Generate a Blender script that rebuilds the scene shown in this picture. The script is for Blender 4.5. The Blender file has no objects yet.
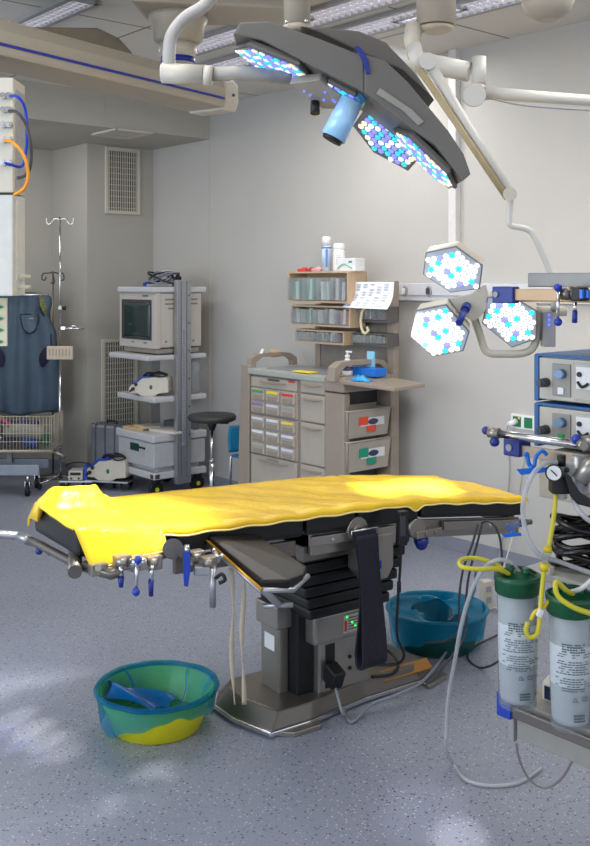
import bpy, bmesh, math, random
from mathutils import Vector, Matrix, Euler
random.seed(7)
S = bpy.context.scene
COL = S.collection
PI = math.pi

# ------------------------------------------------------------------ camera
EYE = 1.7; F = 980.0; HX = 295.0; HY = 280.0          # eye height, focal length in px, vanishing point of the view
cam_d = bpy.data.cameras.new('camera'); cam = bpy.data.objects.new('camera', cam_d); COL.objects.link(cam)
cam.location = (0, 0, EYE); cam.rotation_euler = (PI/2, 0, 0)
cam_d.sensor_fit = 'HORIZONTAL'; cam_d.sensor_width = 36; cam_d.lens = F/590*36
cam_d.shift_x = 0; cam_d.shift_y = -(423-HY)/590
cam_d.clip_start = .05
S.camera = cam

# ------------------------------------------------------------------ world, exposure, big lights
w = bpy.data.worlds.new('world'); S.world = w; w.use_nodes = True
bg = w.node_tree.nodes['Background']; bg.inputs[0].default_value = (.86, .92, 1.0, 1); bg.inputs[1].default_value = .80
S.view_settings.view_transform = 'Standard'; S.view_settings.look = 'None'
S.view_settings.exposure = 0.55; S.view_settings.gamma = 1
try: S.view_settings.use_curve_mapping = False
except Exception: pass

def area(name, loc, target, sx, sy, power, col=(1,1,1)):
    d = bpy.data.lights.new(name, 'AREA'); d.shape = 'RECTANGLE'; d.size = sx; d.size_y = sy
    d.energy = power; d.color = col
    o = bpy.data.objects.new(name, d); COL.objects.link(o); o.location = loc
    o.rotation_euler = (Vector(target)-Vector(loc)).to_track_quat('-Z', 'Y').to_euler()
    return o
def spot(name, loc, target, power, deg, blend=.5, size=.1, col=(1,1,1)):
    d = bpy.data.lights.new(name, 'SPOT'); d.energy = power; d.spot_size = math.radians(deg); d.spot_blend = blend
    d.shadow_soft_size = size; d.color = col
    o = bpy.data.objects.new(name, d); COL.objects.link(o); o.location = loc
    o.rotation_euler = (Vector(target)-Vector(loc)).to_track_quat('-Z', 'Y').to_euler()
    return o
# broad bluish fill with no window seen, standing out of view at left
area('cool_side_fill', (-3.6, 1.2, 1.9), (-.2, 4.2, .2), 2.6, 1.8, 62, (.72, .84, 1.0))
# ceiling troffers overhead, and a fill for the recess
area('ceiling_glow', (1.6, 3.2, 3.08), (1.6, 3.2, 0), 1.2, 2.4, 26, (1, .97, .92))
area('ceiling_glow_front', (-.7, 2.4, 3.08), (-.7, 2.4, 0), 1.2, 1.8, 16, (1, .98, .95))
area('ceiling_glow_rear', (-.3, 6.0, 3.08), (-.3, 6.0, 0), 2.0, .6, 22, (1, .97, .92))
area('recess_fill', (-2.3, 7.6, 2.84), (-1.9, 8.1, 0), .9, .5, 9, (1, .97, .9))  # added to brighten the recess, no fixture hangs here
# the operating lamps
spot('lamp_head_beam', (-.10, 3.0, 2.30), (-.66, 3.36, .87), 230, 30, .6, .12, (1, .97, .93))
spot('lamp_head_beam_right', (.20, 2.96, 2.02), (.56, 4.20, .80), 2600, 10, .9, .07, (1, .98, 1))
spot('lamp_head_beam_right', (.20, 2.96, 2.02), (.36, 4.06, .83), 1500, 8, 1.0, .07, (1, .98, 1))
spot('lamp_wall_beam', (.42, 3.55, 1.95), (1.25, 6.4, 1.15), 72, 92, 1.0, .25, (1, .97, .95))

# narrow spots added out of view to lay bright streaks on the floor
for tx, ty, pw, dg, cl in ((-1.08, 3.80, 130, 2.8, (1, .95, .9)), (-1.00, 3.70, 150, 2.8, (1, .97, .93)), (-.92, 3.61, 120, 2.8, (1, .97, .93)), (-.83, 3.52, 80, 2.8, (1, .93, .8)),
        (-1.10, 3.68, 90, 2.4, (.62, .58, 1)), (-1.01, 3.59, 90, 2.4, (.6, .62, 1)), (-.91, 3.50, 60, 2.4, (.75, .7, 1)), (-.86, 3.63, 50, 2.2, (1, .8, .5)), (-.95, 3.74, 50, 2.2, (1, .85, .55)),
        (.50, 2.98, 190, 4.2, (1, .97, .93)), (.42, 3.12, 70, 7, (.9, .93, 1)), (-1.25, 4.2, 60, 12, (.8, .88, 1))):
    pw = pw*2.0 if tx < 0 else pw*1.4
    spot('floor_glint_spot', (-2.0 if tx < 0 else .1, .9, 2.3), (tx, ty, 0), pw*(1.5 if dg < 3 else 1), dg*(.85 if dg < 3 else 1), 1.0, .012, cl)

# ------------------------------------------------------------------ pixel / plane helpers: turn a photo point into a world point
def P(px, py, D): return Vector(((px-HX)*D/F, D, EYE-(py-HY)*D/F))
def G(px, py, z=0.0):
    D = F*(EYE-z)/(py-HY); return Vector(((px-HX)*D/F, D, z))
def onplane(px, py, c, n):
    d = Vector(((px-HX)/F, 1, -(py-HY)/F)); o = Vector((0, 0, EYE)); c = Vector(c); n = Vector(n)
    return o + d*((c-o).dot(n)/d.dot(n))
RZ = math.atan2(-.759, .652)         # room heading: local x runs along the right wall towards the camera, local y into it
def M4(loc, rz=0): return Matrix.Translation(Vector(loc)) @ Matrix.Rotation(rz, 4, 'Z')

# ------------------------------------------------------------------ materials
def lin(c):
    return tuple(((x/255)/12.92 if x/255 <= .04045 else ((x/255+.055)/1.055)**2.4) for x in c)
MATS = {}
def mat(name, rgb, rough=.5, metal=0, var=.06, scale=18, bump=0, emit=None, estr=0, alpha=1, trans=0, coat=0, spec=.5, fleck=False):
    if name in MATS: return MATS[name]
    m = bpy.data.materials.new(name); m.use_nodes = True; nt = m.node_tree; N = nt.nodes; L = nt.links
    b = N['Principled BSDF']; c = lin(rgb)
    b.inputs['Roughness'].default_value = rough; b.inputs['Metallic'].default_value = metal
    b.inputs['Specular IOR Level'].default_value = spec
    if coat: b.inputs['Coat Weight'].default_value = coat
    tc = N.new('ShaderNodeTexCoord'); nz = N.new('ShaderNodeTexNoise'); nz.inputs['Scale'].default_value = scale
    nz.inputs['Detail'].default_value = 4; L.new(tc.outputs['Object'], nz.inputs['Vector'])
    cr = N.new('ShaderNodeValToRGB'); L.new(nz.outputs['Fac'], cr.inputs['Fac'])
    cr.color_ramp.elements[0].position = .3; cr.color_ramp.elements[1].position = .7
    cr.color_ramp.elements[0].color = (*[x*(1-var) for x in c], 1); cr.color_ramp.elements[1].color = (*[min(1, x*(1+var)) for x in c], 1)
    L.new(cr.outputs['Color'], b.inputs['Base Color'])
    if bump:
        bp = N.new('ShaderNodeBump'); bp.inputs['Strength'].default_value = bump; bp.inputs['Distance'].default_value = .01
        L.new(nz.outputs['Fac'], bp.inputs['Height']); L.new(bp.outputs['Normal'], b.inputs['Normal'])
    if emit: b.inputs['Emission Color'].default_value = (*lin(emit), 1); b.inputs['Emission Strength'].default_value = estr
    if alpha < 1: b.inputs['Alpha'].default_value = alpha
    if trans: b.inputs['Transmission Weight'].default_value = trans
    MATS[name] = m; return m
def brushed(name, rgb, rough=.3, stretch=(1, 60, 60)):
    m = mat(name, rgb, rough, .78, .05); nt = m.node_tree; N = nt.nodes; L = nt.links
    mp = N.new('ShaderNodeMapping'); mp.inputs['Scale'].default_value = stretch
    nz = [n for n in N if n.type == 'TEX_NOISE'][0]; tc = [n for n in N if n.type == 'TEX_COORD'][0]
    L.new(tc.outputs['Object'], mp.inputs['Vector']); L.new(mp.outputs['Vector'], nz.inputs['Vector']); return m

WALL = mat('painted_wall', (180, 178, 174), .55, var=.02, scale=2.5)
WALL2 = mat('painted_panel_wall', (170, 167, 159), .5, var=.02, scale=2.5)
SOFF = mat('soffit_paint', (172, 168, 158), .6, var=.02, scale=3)
BASEB = mat('baseboard_vinyl', (128, 131, 143), .5)
BEIGE = mat('boom_beige', (168, 160, 146), .42, var=.03, scale=6)
BEIGE2 = mat('boom_beige_light', (190, 184, 172), .38, var=.03, scale=6)
ARMW = mat('arm_white_enamel', (205, 203, 198), .3, var=.02, scale=6)
DKGREY = mat('lamp_shell_grey', (100, 97, 93), .4, var=.03, scale=8)
BLUE = mat('blue_plastic', (22, 58, 165), .35, var=.05)
NAVY = mat('navy_plastic', (22, 44, 128), .35, var=.05)
BLUES = mat('boom_blue_stripe', (15, 40, 150), .4)
LBLUE = mat('bright_blue_plastic', (20, 110, 215), .35)
STEEL = brushed('brushed_steel', (158, 152, 145), .32)
STEEL2 = brushed('dark_steel', (122, 116, 110), .35)
CHROME = mat('chrome', (215, 215, 218), .12, 1, .02)
GALV = mat('satin_aluminium', (175, 176, 180), .35, .8, .03)
BLACK = mat('black_upholstery', (13, 12, 14), .42, var=.2, scale=40, bump=.05)
BRUB = mat('black_rubber', (14, 14, 16), .5, var=.2)
PADG = mat('armboard_pad', (30, 27, 28), .36, var=.15, scale=30, bump=.06, spec=.35)
GREYPL = mat('grey_plastic', (150, 150, 152), .45)
DGREY = mat('dark_grey_plastic', (62, 62, 66), .45)
CARTB = mat('cart_taupe', (146, 134, 122), .48, var=.03)
CARTB2 = mat('cart_light_taupe', (166, 158, 147), .45, var=.03)
CARTT = mat('cart_top_greygreen', (158, 164, 158), .4, var=.03)
CREAM = mat('cream_enamel', (196, 190, 176), .45, var=.03)
WHITEP = mat('white_plastic', (222, 222, 222), .4, var=.02)
TAN = mat('tan_board', (188, 162, 132), .5, var=.06, scale=10)
CRTG = mat('screen_glass', (38, 52, 52), .12, var=.15, scale=2)
MONC = mat('monitor_case', (182, 176, 168), .5, var=.02)
TROL = mat('trolley_grey', (188, 188, 190), .4, var=.02)
SLATE = mat('slate_mark', (90, 92, 100), .6)
def glassy(name, rgb, rough=.08, tr=.75, tint=None):
    if name in MATS: return MATS[name]
    m = bpy.data.materials.new(name); m.use_nodes = True; nt = m.node_tree; N = nt.nodes; L = nt.links
    b = N['Principled BSDF']; b.inputs['Base Color'].default_value = (*lin(rgb), 1); b.inputs['Roughness'].default_value = rough
    t = N.new('ShaderNodeBsdfTransparent'); t.inputs[0].default_value = (*(tint or [.55+.45*x for x in lin(rgb)]), 1)
    tc = N.new('ShaderNodeTexCoord'); nz = N.new('ShaderNodeTexNoise'); nz.inputs['Scale'].default_value = 7; nz.inputs['Detail'].default_value = 1
    L.new(tc.outputs['Object'], nz.inputs['Vector'])
    mr = N.new('ShaderNodeMapRange'); mr.inputs['From Min'].default_value = .3; mr.inputs['From Max'].default_value = .7
    mr.inputs['To Min'].default_value = max(0, tr-.05); mr.inputs['To Max'].default_value = min(1, tr+.05)
    L.new(nz.outputs['Fac'], mr.inputs['Value'])
    mx = N.new('ShaderNodeMixShader'); L.new(mr.outputs['Result'], mx.inputs[0]); L.new(b.outputs[0], mx.inputs[1]); L.new(t.outputs[0], mx.inputs[2])
    L.new(mx.outputs[0], N['Material Output'].inputs['Surface']); MATS[name] = m; return m
CLEAR = glassy('clear_plastic', (215, 220, 222), .1, .85)
TUBEW = glassy('clear_tubing', (205, 207, 210), .15, .5)
LINER_B = glassy('blue_liner_film', (0, 125, 215), .28, .74, (.42, .82, .62))
LINER_F = glassy('blue_liner_fold', (0, 112, 195), .28, .22, (.2, .7, .85))
LINER_T = glassy('teal_liner_film', (0, 125, 165), .28, .40, (.2, .8, .85))
SMOKE = glassy('smoked_plastic', (70, 68, 70), .15, .5)

def floor_mat():
    m = bpy.data.materials.new('speckled_vinyl'); m.use_nodes = True; nt = m.node_tree; N = nt.nodes; L = nt.links
    b = N['Principled BSDF']; tc = N.new('ShaderNodeTexCoord')
    def vor(sc, th):
        v = N.new('ShaderNodeTexVoronoi'); v.inputs['Scale'].default_value = sc; L.new(tc.outputs['Object'], v.inputs['Vector'])
        n = N.new('ShaderNodeTexNoise'); n.inputs['Scale'].default_value = sc*1.7; L.new(tc.outputs['Object'], n.inputs['Vector'])
        a = N.new('ShaderNodeMath'); a.operation = 'MULTIPLY_ADD'; L.new(n.outputs['Fac'], a.inputs[0]); a.inputs[1].default_value = .35; L.new(v.outputs['Distance'], a.inputs[2])
        c = N.new('ShaderNodeMath'); c.operation = 'LESS_THAN'; L.new(a.outputs[0], c.inputs[0]); c.inputs[1].default_value = th
        return c, v
    base = N.new('ShaderNodeTexNoise'); base.inputs['Scale'].default_value = 1.6; L.new(tc.outputs['Object'], base.inputs['Vector'])
    cr = N.new('ShaderNodeValToRGB'); L.new(base.outputs['Fac'], cr.inputs['Fac'])
    cr.color_ramp.elements[0].color = (*lin((136, 141, 156)), 1); cr.color_ramp.elements[1].color = (*lin((147, 151, 165)), 1)
    out = cr.outputs['Color']
    for sc, th, col in ((50, .36, (78, 82, 104)), (62, .34, (196, 198, 204)), (85, .35, (104, 108, 128))):
        f, v = vor(sc, th); mx = N.new('ShaderNodeMixRGB'); L.new(f.outputs[0], mx.inputs[0]); L.new(out, mx.inputs[1]); mx.inputs[2].default_value = (*lin(col), 1); out = mx.outputs[0]
    L.new(out, b.inputs['Base Color']); b.inputs['Roughness'].default_value = .34; b.inputs['Specular IOR Level'].default_value = .45
    return m
def drape_mat():
    m = mat('yellow_drape', (246, 198, 36), .33, var=.16, scale=6, spec=.5); nt = m.node_tree; N = nt.nodes; L = nt.links
    b = N['Principled BSDF']; tc = N.new('ShaderNodeTexCoord'); v = N.new('ShaderNodeTexNoise'); v.inputs['Scale'].default_value = 26; v.inputs['Detail'].default_value = 5
    L.new(tc.outputs['Object'], v.inputs['Vector']); bp = N.new('ShaderNodeBump'); bp.inputs['Strength'].default_value = .45; bp.inputs['Distance'].default_value = .01
    L.new(v.outputs['Fac'], bp.inputs['Height']); L.new(bp.outputs['Normal'], b.inputs['Normal'])
    return m
def tile_mat():
    m = mat('ceiling_tile', (208, 204, 196), .7, var=.02, scale=3); nt = m.node_tree; N = nt.nodes; L = nt.links
    b = N['Principled BSDF']; src = [l for l in nt.links if l.to_socket == b.inputs['Base Color']][0].from_socket
    tc = [n for n in N if n.type == 'TEX_COORD'][0]; mp = N.new('ShaderNodeMapping'); mp.inputs['Rotation'].default_value = (0, 0, -RZ)
    L.new(tc.outputs['Object'], mp.inputs['Vector']); br = N.new('ShaderNodeTexBrick'); L.new(mp.outputs['Vector'], br.inputs['Vector'])
    br.offset = 0; br.inputs['Scale'].default_value = 1; br.inputs['Brick Width'].default_value = 1.2; br.inputs['Row Height'].default_value = .6
    br.inputs['Mortar Size'].default_value = .008; br.inputs['Mortar'].default_value = (*lin((112, 108, 100)), 1)
    L.new(src, br.inputs['Color1']); L.new(src, br.inputs['Color2']); L.new(br.outputs['Color'], b.inputs['Base Color']); return m
FLOORM = floor_mat(); DRAPE = drape_mat(); TILE = tile_mat()

# ------------------------------------------------------------------ mesh builder
class MB:
    def __init__(s): s.bm = bmesh.new(); s.mi = 0
    def _post(s, verts, M):
        if M is not None: bmesh.ops.transform(s.bm, matrix=M, verts=verts)
        fs = set(f for v in verts for f in v.link_faces)
        for f in fs: f.material_index = s.mi
    def box(s, c, size, M=None, bev=0, rot=None):
        r = bmesh.ops.create_cube(s.bm, size=1); vs = r['verts']
        m = Matrix.Translation(Vector(c)) @ (Euler(rot).to_matrix().to_4x4() if rot else Matrix.Identity(4)) @ Matrix.Diagonal((*size, 1))
        bmesh.ops.transform(s.bm, matrix=m, verts=vs)
        if bev:
            es = list(set(e for v in vs for e in v.link_edges))
            r = bmesh.ops.bevel(s.bm, geom=es, offset=min(bev, min(size)*.45), segments=2, affect='EDGES', profile=.6)
            vs = list(set(v for f in r['faces'] for v in f.verts) | set(v for v in vs if v.is_valid))
        s._post(vs, M); return s
    def span(s, x0, x1, y0, y1, z0, z1, bev=0, M=None): return s.box(((x0+x1)/2, (y0+y1)/2, (z0+z1)/2), (abs(x1-x0), abs(y1-y0), abs(z1-z0)), M, bev)
    def tube(s, pts, r, seg=10, smooth=0, M=None, cap=True, flat=None):
        pts = [Vector(p) for p in pts]
        if smooth and len(pts) > 2:
            q = []
            for i in range(len(pts)-1):
                p0 = pts[max(i-1, 0)]; p1 = pts[i]; p2 = pts[i+1]; p3 = pts[min(i+2, len(pts)-1)]
                for k in range(smooth):
                    t = k/smooth; q.append(.5*((2*p1)+(p2-p0)*t+(2*p0-5*p1+4*p2-p3)*t*t+(3*p1-p0-3*p2+p3)*t**3))
            q.append(pts[-1]); pts = q
        n = len(pts); rs = r if isinstance(r, (list, tuple)) else [r, r]
        rr = [rs[0]+(rs[-1]-rs[0])*i/(n-1) for i in range(n)] if len(rs) == 2 else list(rs)
        rings = []; up = None
        for i, p in enumerate(pts):
            t = (pts[min(i+1, n-1)]-pts[max(i-1, 0)]).normalized()
            if up is None: up = Vector((0, 0, 1)) if abs(t.z) < .9 else Vector((1, 0, 0))
            a = up.cross(t); a = a.normalized() if a.length > 1e-6 else t.orthogonal().normalized()
            bb = t.cross(a).normalized(); up = bb
            fx = flat if flat else 1
            rings.append([s.bm.verts.new(p+(a*math.cos(2*PI*k/seg)+bb*math.sin(2*PI*k/seg)*fx)*rr[i]) for k in range(seg)])
        for i in range(n-1):
            for k in range(seg):
                f = s.bm.faces.new((rings[i][k], rings[i][(k+1) % seg], rings[i+1][(k+1) % seg], rings[i+1][k])); f.smooth = True
        if cap: s.bm.faces.new(rings[0][::-1]); s.bm.faces.new(rings[-1])
        s._post([v for rg in rings for v in rg], M); return s
    def cyl(s, a, b, r, r2=None, seg=20, M=None, cap=True): return s.tube([a, b], [r, r if r2 is None else r2], seg, 0, M, cap)
    def lathe(s, prof, c=(0, 0, 0), seg=28, M=None, sx=1, sy=1, closed=False, wob=None):
        rings = []
        for r, z in prof:
            rings.append([s.bm.verts.new((c[0]+math.cos(2*PI*k/seg)*r*sx*(1+(wob(k/seg, z) if wob else 0)), c[1]+math.sin(2*PI*k/seg)*r*sy*(1+(wob(k/seg, z) if wob else 0)), c[2]+z)) for k in range(seg)])
        for i in range(len(rings)-1):
            for k in range(seg):
                f = s.bm.faces.new((rings[i][k], rings[i][(k+1) % seg], rings[i+1][(k+1) % seg], rings[i+1][k])); f.smooth = True
        if not closed:
            s.bm.faces.new(rings[0][::-1]); s.bm.faces.new(rings[-1])
        s._post([v for rg in rings for v in rg], M); return s
    def sphere(s, c, r, sc=(1, 1, 1), M=None, seg=16):
        v = bmesh.ops.create_uvsphere(s.bm, u_segments=seg, v_segments=max(6, seg//2), radius=r)['verts']
        bmesh.ops.transform(s.bm, matrix=Matrix.Translation(Vector(c)) @ Matrix.Diagonal((*sc, 1)), verts=v)
        for f in set(f for x in v for f in x.link_faces): f.smooth = True
        s._post(v, M); return s
    def loft(s, A, B, M=None, bev=0):                     # closed solid between two equal-length loops of 3-D points
        a = [s.bm.verts.new(p) for p in A]; b = [s.bm.verts.new(p) for p in B]; n = len(a)
        fs = [s.bm.faces.new(a[::-1]), s.bm.faces.new(b)]
        for k in range(n): fs.append(s.bm.faces.new((a[k], a[(k+1) % n], b[(k+1) % n], b[k])))
        bmesh.ops.recalc_face_normals(s.bm, faces=fs)
        vs = a+b
        if bev:
            es = list(set(e for f in fs for e in f.edges)); r = bmesh.ops.bevel(s.bm, geom=es, offset=bev, segments=2, affect='EDGES', profile=.6)
            vs = list(set(v for f in r['faces'] for v in f.verts) | set(v for v in vs if v.is_valid))
        s._post(vs, M); return s
    def prism_xz(s, poly, y0, y1, bev=0, M=None): return s.loft([Vector((x, y0, z)) for x, z in poly], [Vector((x, y1, z)) for x, z in poly], M, bev)
    def prism_xy(s, poly, z0, z1, bev=0, M=None): return s.loft([Vector((x, y, z0)) for x, y in poly], [Vector((x, y, z1)) for x, y in poly], M, bev)
    def prism_yz(s, poly, x0, x1, bev=0, M=None): return s.loft([Vector((x0, y, z)) for y, z in poly], [Vector((x1, y, z)) for y, z in poly], M, bev)
    def grid(s, fn, nu, nv, smooth=True, M=None):
        g = [[s.bm.verts.new(fn(i/nu, j/nv)) for j in range(nv+1)] for i in range(nu+1)]
        for i in range(nu):
            for j in range(nv):
                f = s.bm.faces.new((g[i][j], g[i+1][j], g[i+1][j+1], g[i][j+1])); f.smooth = smooth
        s._post([v for r in g for v in r], M); return s

def build(name, mb, m, parent=None, world=False, solid=0):
    me = bpy.data.meshes.new(name); bm = mb.bm
    if parent is not None and world:
        root = parent
        while root.parent: root = root.parent
        bmesh.ops.transform(bm, matrix=M4(root.location, root.rotation_euler.z).inverted(), verts=bm.verts[:])
    bmesh.ops.recalc_face_normals(bm, faces=bm.faces[:]) if not solid else None
    bm.to_mesh(me); bm.free()
    for mm in (m if isinstance(m, (list, tuple)) else [m]): me.materials.append(mm)
    o = bpy.data.objects.new(name, me); COL.objects.link(o)
    if parent is not None: o.parent = parent
    if solid:
        md = o.modifiers.new('thickness', 'SOLIDIFY'); md.thickness = solid; md.offset = 0
    return o
def thing(name, label, cat, loc=(0, 0, 0), rz=0, group=None):
    o = bpy.data.objects.new(name, None); COL.objects.link(o); o.location = loc; o.rotation_euler = (0, 0, rz)
    o.empty_display_size = .1; o['label'] = label; o['category'] = cat
    if group: o['group'] = group
    return o
def tag(o, label, cat, group=None):
    o['label'] = label; o['category'] = cat
    if group: o['group'] = group
    return o
def struct(name, mb, m):
    o = build(name, mb, m); o['kind'] = 'structure'; return o
def recentre(o):                                           # put a one-mesh thing's origin at its base
    vs = [v.co for v in o.data.vertices]; lo = Vector((min(v.x for v in vs), min(v.y for v in vs), min(v.z for v in vs))); hi = Vector((max(v.x for v in vs), max(v.y for v in vs), 0))
    c = Vector(((lo.x+hi.x)/2, (lo.y+hi.y)/2, lo.z)); o.data.transform(Matrix.Translation(-c)); o.location = c; return o
def one(name, mb, m, label, cat, group=None, solid=0):
    return tag(recentre(build(name, mb, m, solid=solid)), label, cat, group)
def dup(root, loc=None, rz=None, label=None):
    r = root.copy(); COL.objects.link(r)
    if loc is not None: r.location = loc
    if rz is not None: r.rotation_euler = (0, 0, rz)
    if label: r['label'] = label
    for ch in list(root.children):
        c = ch.copy(); COL.objects.link(c); c.parent = r
        for g in list(ch.children):
            d = g.copy(); COL.objects.link(d); d.parent = c
    return r

# ================================================================== THE ROOM
CEIL = 3.14
U = Vector((.758, .652, 0)); V = Vector((-.652, .759, 0)); N_IN = -U
W0 = Vector((.70, 6.51, 0))                                # a point on the right wall's foot
def wr(t, u=0, z=0): p = W0+V*t-U*u; return Vector((p.x, p.y, z))     # t along the right wall away from the camera, u out from it
struct('floor', MB().span(-6, 6, -1.5, 10.5, -.05, 0), FLOORM)
C1 = wr(3.03); C2 = C1-U*.661; C3 = C2+V*.63
def wall(name, a, b, th, m, z0=0, z1=CEIL, side=None):
    a = Vector(a); b = Vector(b); d = (b-a).normalized(); n = side if side is not None else Vector((-d.y, d.x, 0))
    mb = MB(); mb.loft([Vector((p.x, p.y, z0)) for p in (a, b, b+n*th, a+n*th)], [Vector((p.x, p.y, z1)) for p in (a, b, b+n*th, a+n*th)]); return struct(name, mb, m)
wall('wall_right', wr(-6), wr(3.03), .1, WALL, side=U)
wall('wall_back', C1+U*.1, C2, .1, WALL2, side=V)
wall('wall_step', C2+V*.1, C3, .1, WALL2, side=U)
wall('wall_recess', C3+U*.1, C3-U*2.6, .1, WALL2, side=V)
struct('ceiling', MB().span(-6, 6, -1.5, 10.5, CEIL, CEIL+.05), TILE)
# lowered ceiling with its front face
mb = MB(); q = [wr(2.157), wr(4.2), wr(4.2, 4.2), wr(2.157, 4.2)]
mb.loft([Vector((p.x, p.y, 2.87)) for p in q], [Vector((p.x, p.y, CEIL)) for p in q]); struct('trim_1', mb, SOFF)
# seams
for i, (p, z0, z1, n) in enumerate(((wr(2.157), 0, 2.87, V), (wr(2.157, 1.0), 2.87, CEIL, U),)):
    mb = MB(); mb.box((p.x-U.x*.001, p.y-U.y*.001, (z0+z1)/2), (.006, .006, z1-z0)); struct('trim_%d' % (i+2), mb, BASEB if i > 5 else SOFF)
def skirting(name, a, b, out):
    mb = MB(); mb.loft([Vector((p.x, p.y, 0)) for p in (a, b, b+out*.008, a+out*.008)], [Vector((p.x, p.y, .085)) for p in (a, b, b+out*.008, a+out*.008)]); struct(name, mb, BASEB)
skirting('baseboard_right', wr(-6), wr(3.02), -U); skirting('baseboard_back', C1, C2, -V); skirting('baseboard_recess', C3, C3-U*2.5, -V)
skirting('baseboard_step', C2, C3, -U)
# ventilation grilles
def grille(c, wid, hei, n, t, label, horizontal=False):
    root = thing('ventilation_grille', label, 'ventilation grille', c, math.atan2(t.y, t.x))
    mb = MB()
    for sx in (-1, 1): mb.box((sx*(wid/2+.015), 0, hei/2), (.03, .02, hei+.06), bev=.004)
    for z in (-.015, hei+.015): mb.box((0, 0, z), (wid, .02, .03), bev=.004)
    build('frame', mb, CREAM, root)
    build('backing', MB().box((0, .008, hei/2), (wid, .004, hei)), DGREY, root)
    mb = MB(); n_ = int(wid/.022)
    for k in range(n_): mb.box((-wid/2+(k+.5)*wid/n_, -.002, hei/2), (.007, .008, hei))
    for k in range(int(hei/.05)): mb.box((0, .002, (k+.5)*.05), (wid, .004, .006))
    build('louvre', mb, CREAM, root); return root
tB = U
def bw(px):                                              # point on the back wall seen in column px
    p = onplane(px, HY, C1, V); return Vector((p.x, p.y, 0))
g0 = bw(122); D0 = g0.y
grille(Vector((g0.x, g0.y, EYE+(HY-211)*D0/F))-V*.012, .29, .52, None, tB, 'tall cream slatted grille high on the rear wall, above the monitor trolley')
g1 = bw(119)
grille(Vector((g1.x, g1.y, .25))-V*.012, .30, EYE-(342-HY)*g1.y/F-.25, None, tB, 'tall cream slatted grille low on the rear wall, behind the monitor trolley')
gv = G(122, 133, 2.87); cv = thing('ceiling_vent', 'small slatted vent in the underside of the lowered ceiling', 'vent', (gv.x, gv.y, 2.862), math.atan2(U.y, U.x))
build('frame', MB().span(-.17, .17, -.20, -.18, -.006, .008).span(-.17, .17, .18, .20, -.006, .008).span(-.17, -.15, -.2, .2, -.006, .008).span(.15, .17, -.2, .2, -.006, .008), CREAM, cv)
mb = MB()
for k in range(12): mb.span(-.145+k*.0255, -.135+k*.0255, -.18, .18, -.004, .004)
build('louvre', mb, CREAM, cv); build('backing', MB().span(-.15, .15, -.18, .18, .004, .008), DGREY, cv)
# ceiling troffers
def troffer(c, L_, W_, label):
    root = thing('ceiling_light', label, 'ceiling light', (c.x, c.y, CEIL-.012), RZ, 'louvred ceiling lights')
    mb = MB()
    for sy in (-1, 1): mb.box((0, sy*W_/2, 0), (L_+.03, .03, .022))
    for sx in (-1, 1): mb.box((sx*L_/2, 0, 0), (.03, W_, .022))
    build('frame', mb, GREYPL, root)
    build('diffuser', MB().box((0, 0, .006), (L_-.03, W_-.03, .004)), mat('troffer_diffuser', (225, 225, 238), .5, emit=(232, 230, 245), estr=.95), root)
    mb = MB()
    for k in range(1, int(L_/.05)): mb.box((-L_/2+k*.05, 0, -.002), (.006, W_-.03, .016))
    for k in range(1, 4): mb.box((0, -W_/2+k*W_/4, -.002), (L_-.03, .008, .016))
    build('louvre', mb, mat('louvre_white', (205, 203, 205), .4), root); return root
def tr_at(px, py, L_, W_, label):
    p = G(px, py, CEIL); return troffer(p, L_, W_, label)
tr_at(249, 56, 1.16, .22, 'lit louvred ceiling light over the horizontal lamp arm')
tr_at(372, 24, 1.16, .22, 'lit louvred ceiling light behind the big lamp mounting column')
tr_at(487, 0, 1.1, .22, 'lit louvred ceiling light at the top edge, right of the boom column')
tr_at(232, 33, 1.16, .22, 'lit louvred ceiling light between the left boom hub and the lamp column')
tr_at(355, 3, 1.16, .22, 'lit louvred ceiling light at the very top between the two columns')
tr_at(48, 14, .8, .15, 'pale ceiling light above the striped boom at top left')

# wall trunking with sockets
def rw(px): p = onplane(px, HY, W0, U); return Vector((p.x, p.y, 0))
a = rw(388); b = rw(590); zt = EYE-(283-HY)*a.y/F; zb = EYE-(300-HY)*a.y/F
root = thing('medical_rail', 'long white wall trunking rail with sockets on the right wall', 'wall rail', ((a.x+b.x)/2, (a.y+b.y)/2, zb), RZ)
Lr = (b-a).length
build('channel', MB().span(-Lr/2-.1, Lr/2+.3, -.055, 0, 0, zt-zb, .006), mat('trunking_white', (196, 198, 204), .4), root)
build('cover_strip', MB().span(-Lr/2-.1, Lr/2+.3, -.06, -.052, (zt-zb)*.28, (zt-zb)*.34), GREYPL, root)
for px in (411, 435, 490):
    q = rw(px); x = (q-Vector((root.location.x, root.location.y, 0))).length*(-1 if px < 489 else 1); x = (Matrix.Rotation(-RZ, 3, 'Z') @ (q-Vector((root.location.x, root.location.y, 0)))).x
    so = build('socket', MB().lathe([(.028, 0), (.028, .012), (.022, .016), (.018, .006)], seg=20, M=Matrix.Translation((x, -.052, (zt-zb)*.55)) @ Matrix.Rotation(PI/2, 4, 'X') @ Matrix.Diagonal((.8, 1.25, 1, 1))), GREYPL, root)
    build('outlet_plug', MB().box((x, -.073, (zt-zb)*.55), (.018, .018, .04), bev=.004), WHITEP if px < 430 else DGREY, so)
q = rw(456.5)
mb = MB().span(-.03, .03, -.045, 0, zt, CEIL, .004, M=M4((q.x, q.y, 0), RZ)); one('cable_duct', mb, mat('duct_white', (206, 204, 204), .4), 'white vertical cable duct rising from the wall rail to the ceiling', 'cable duct')
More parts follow.
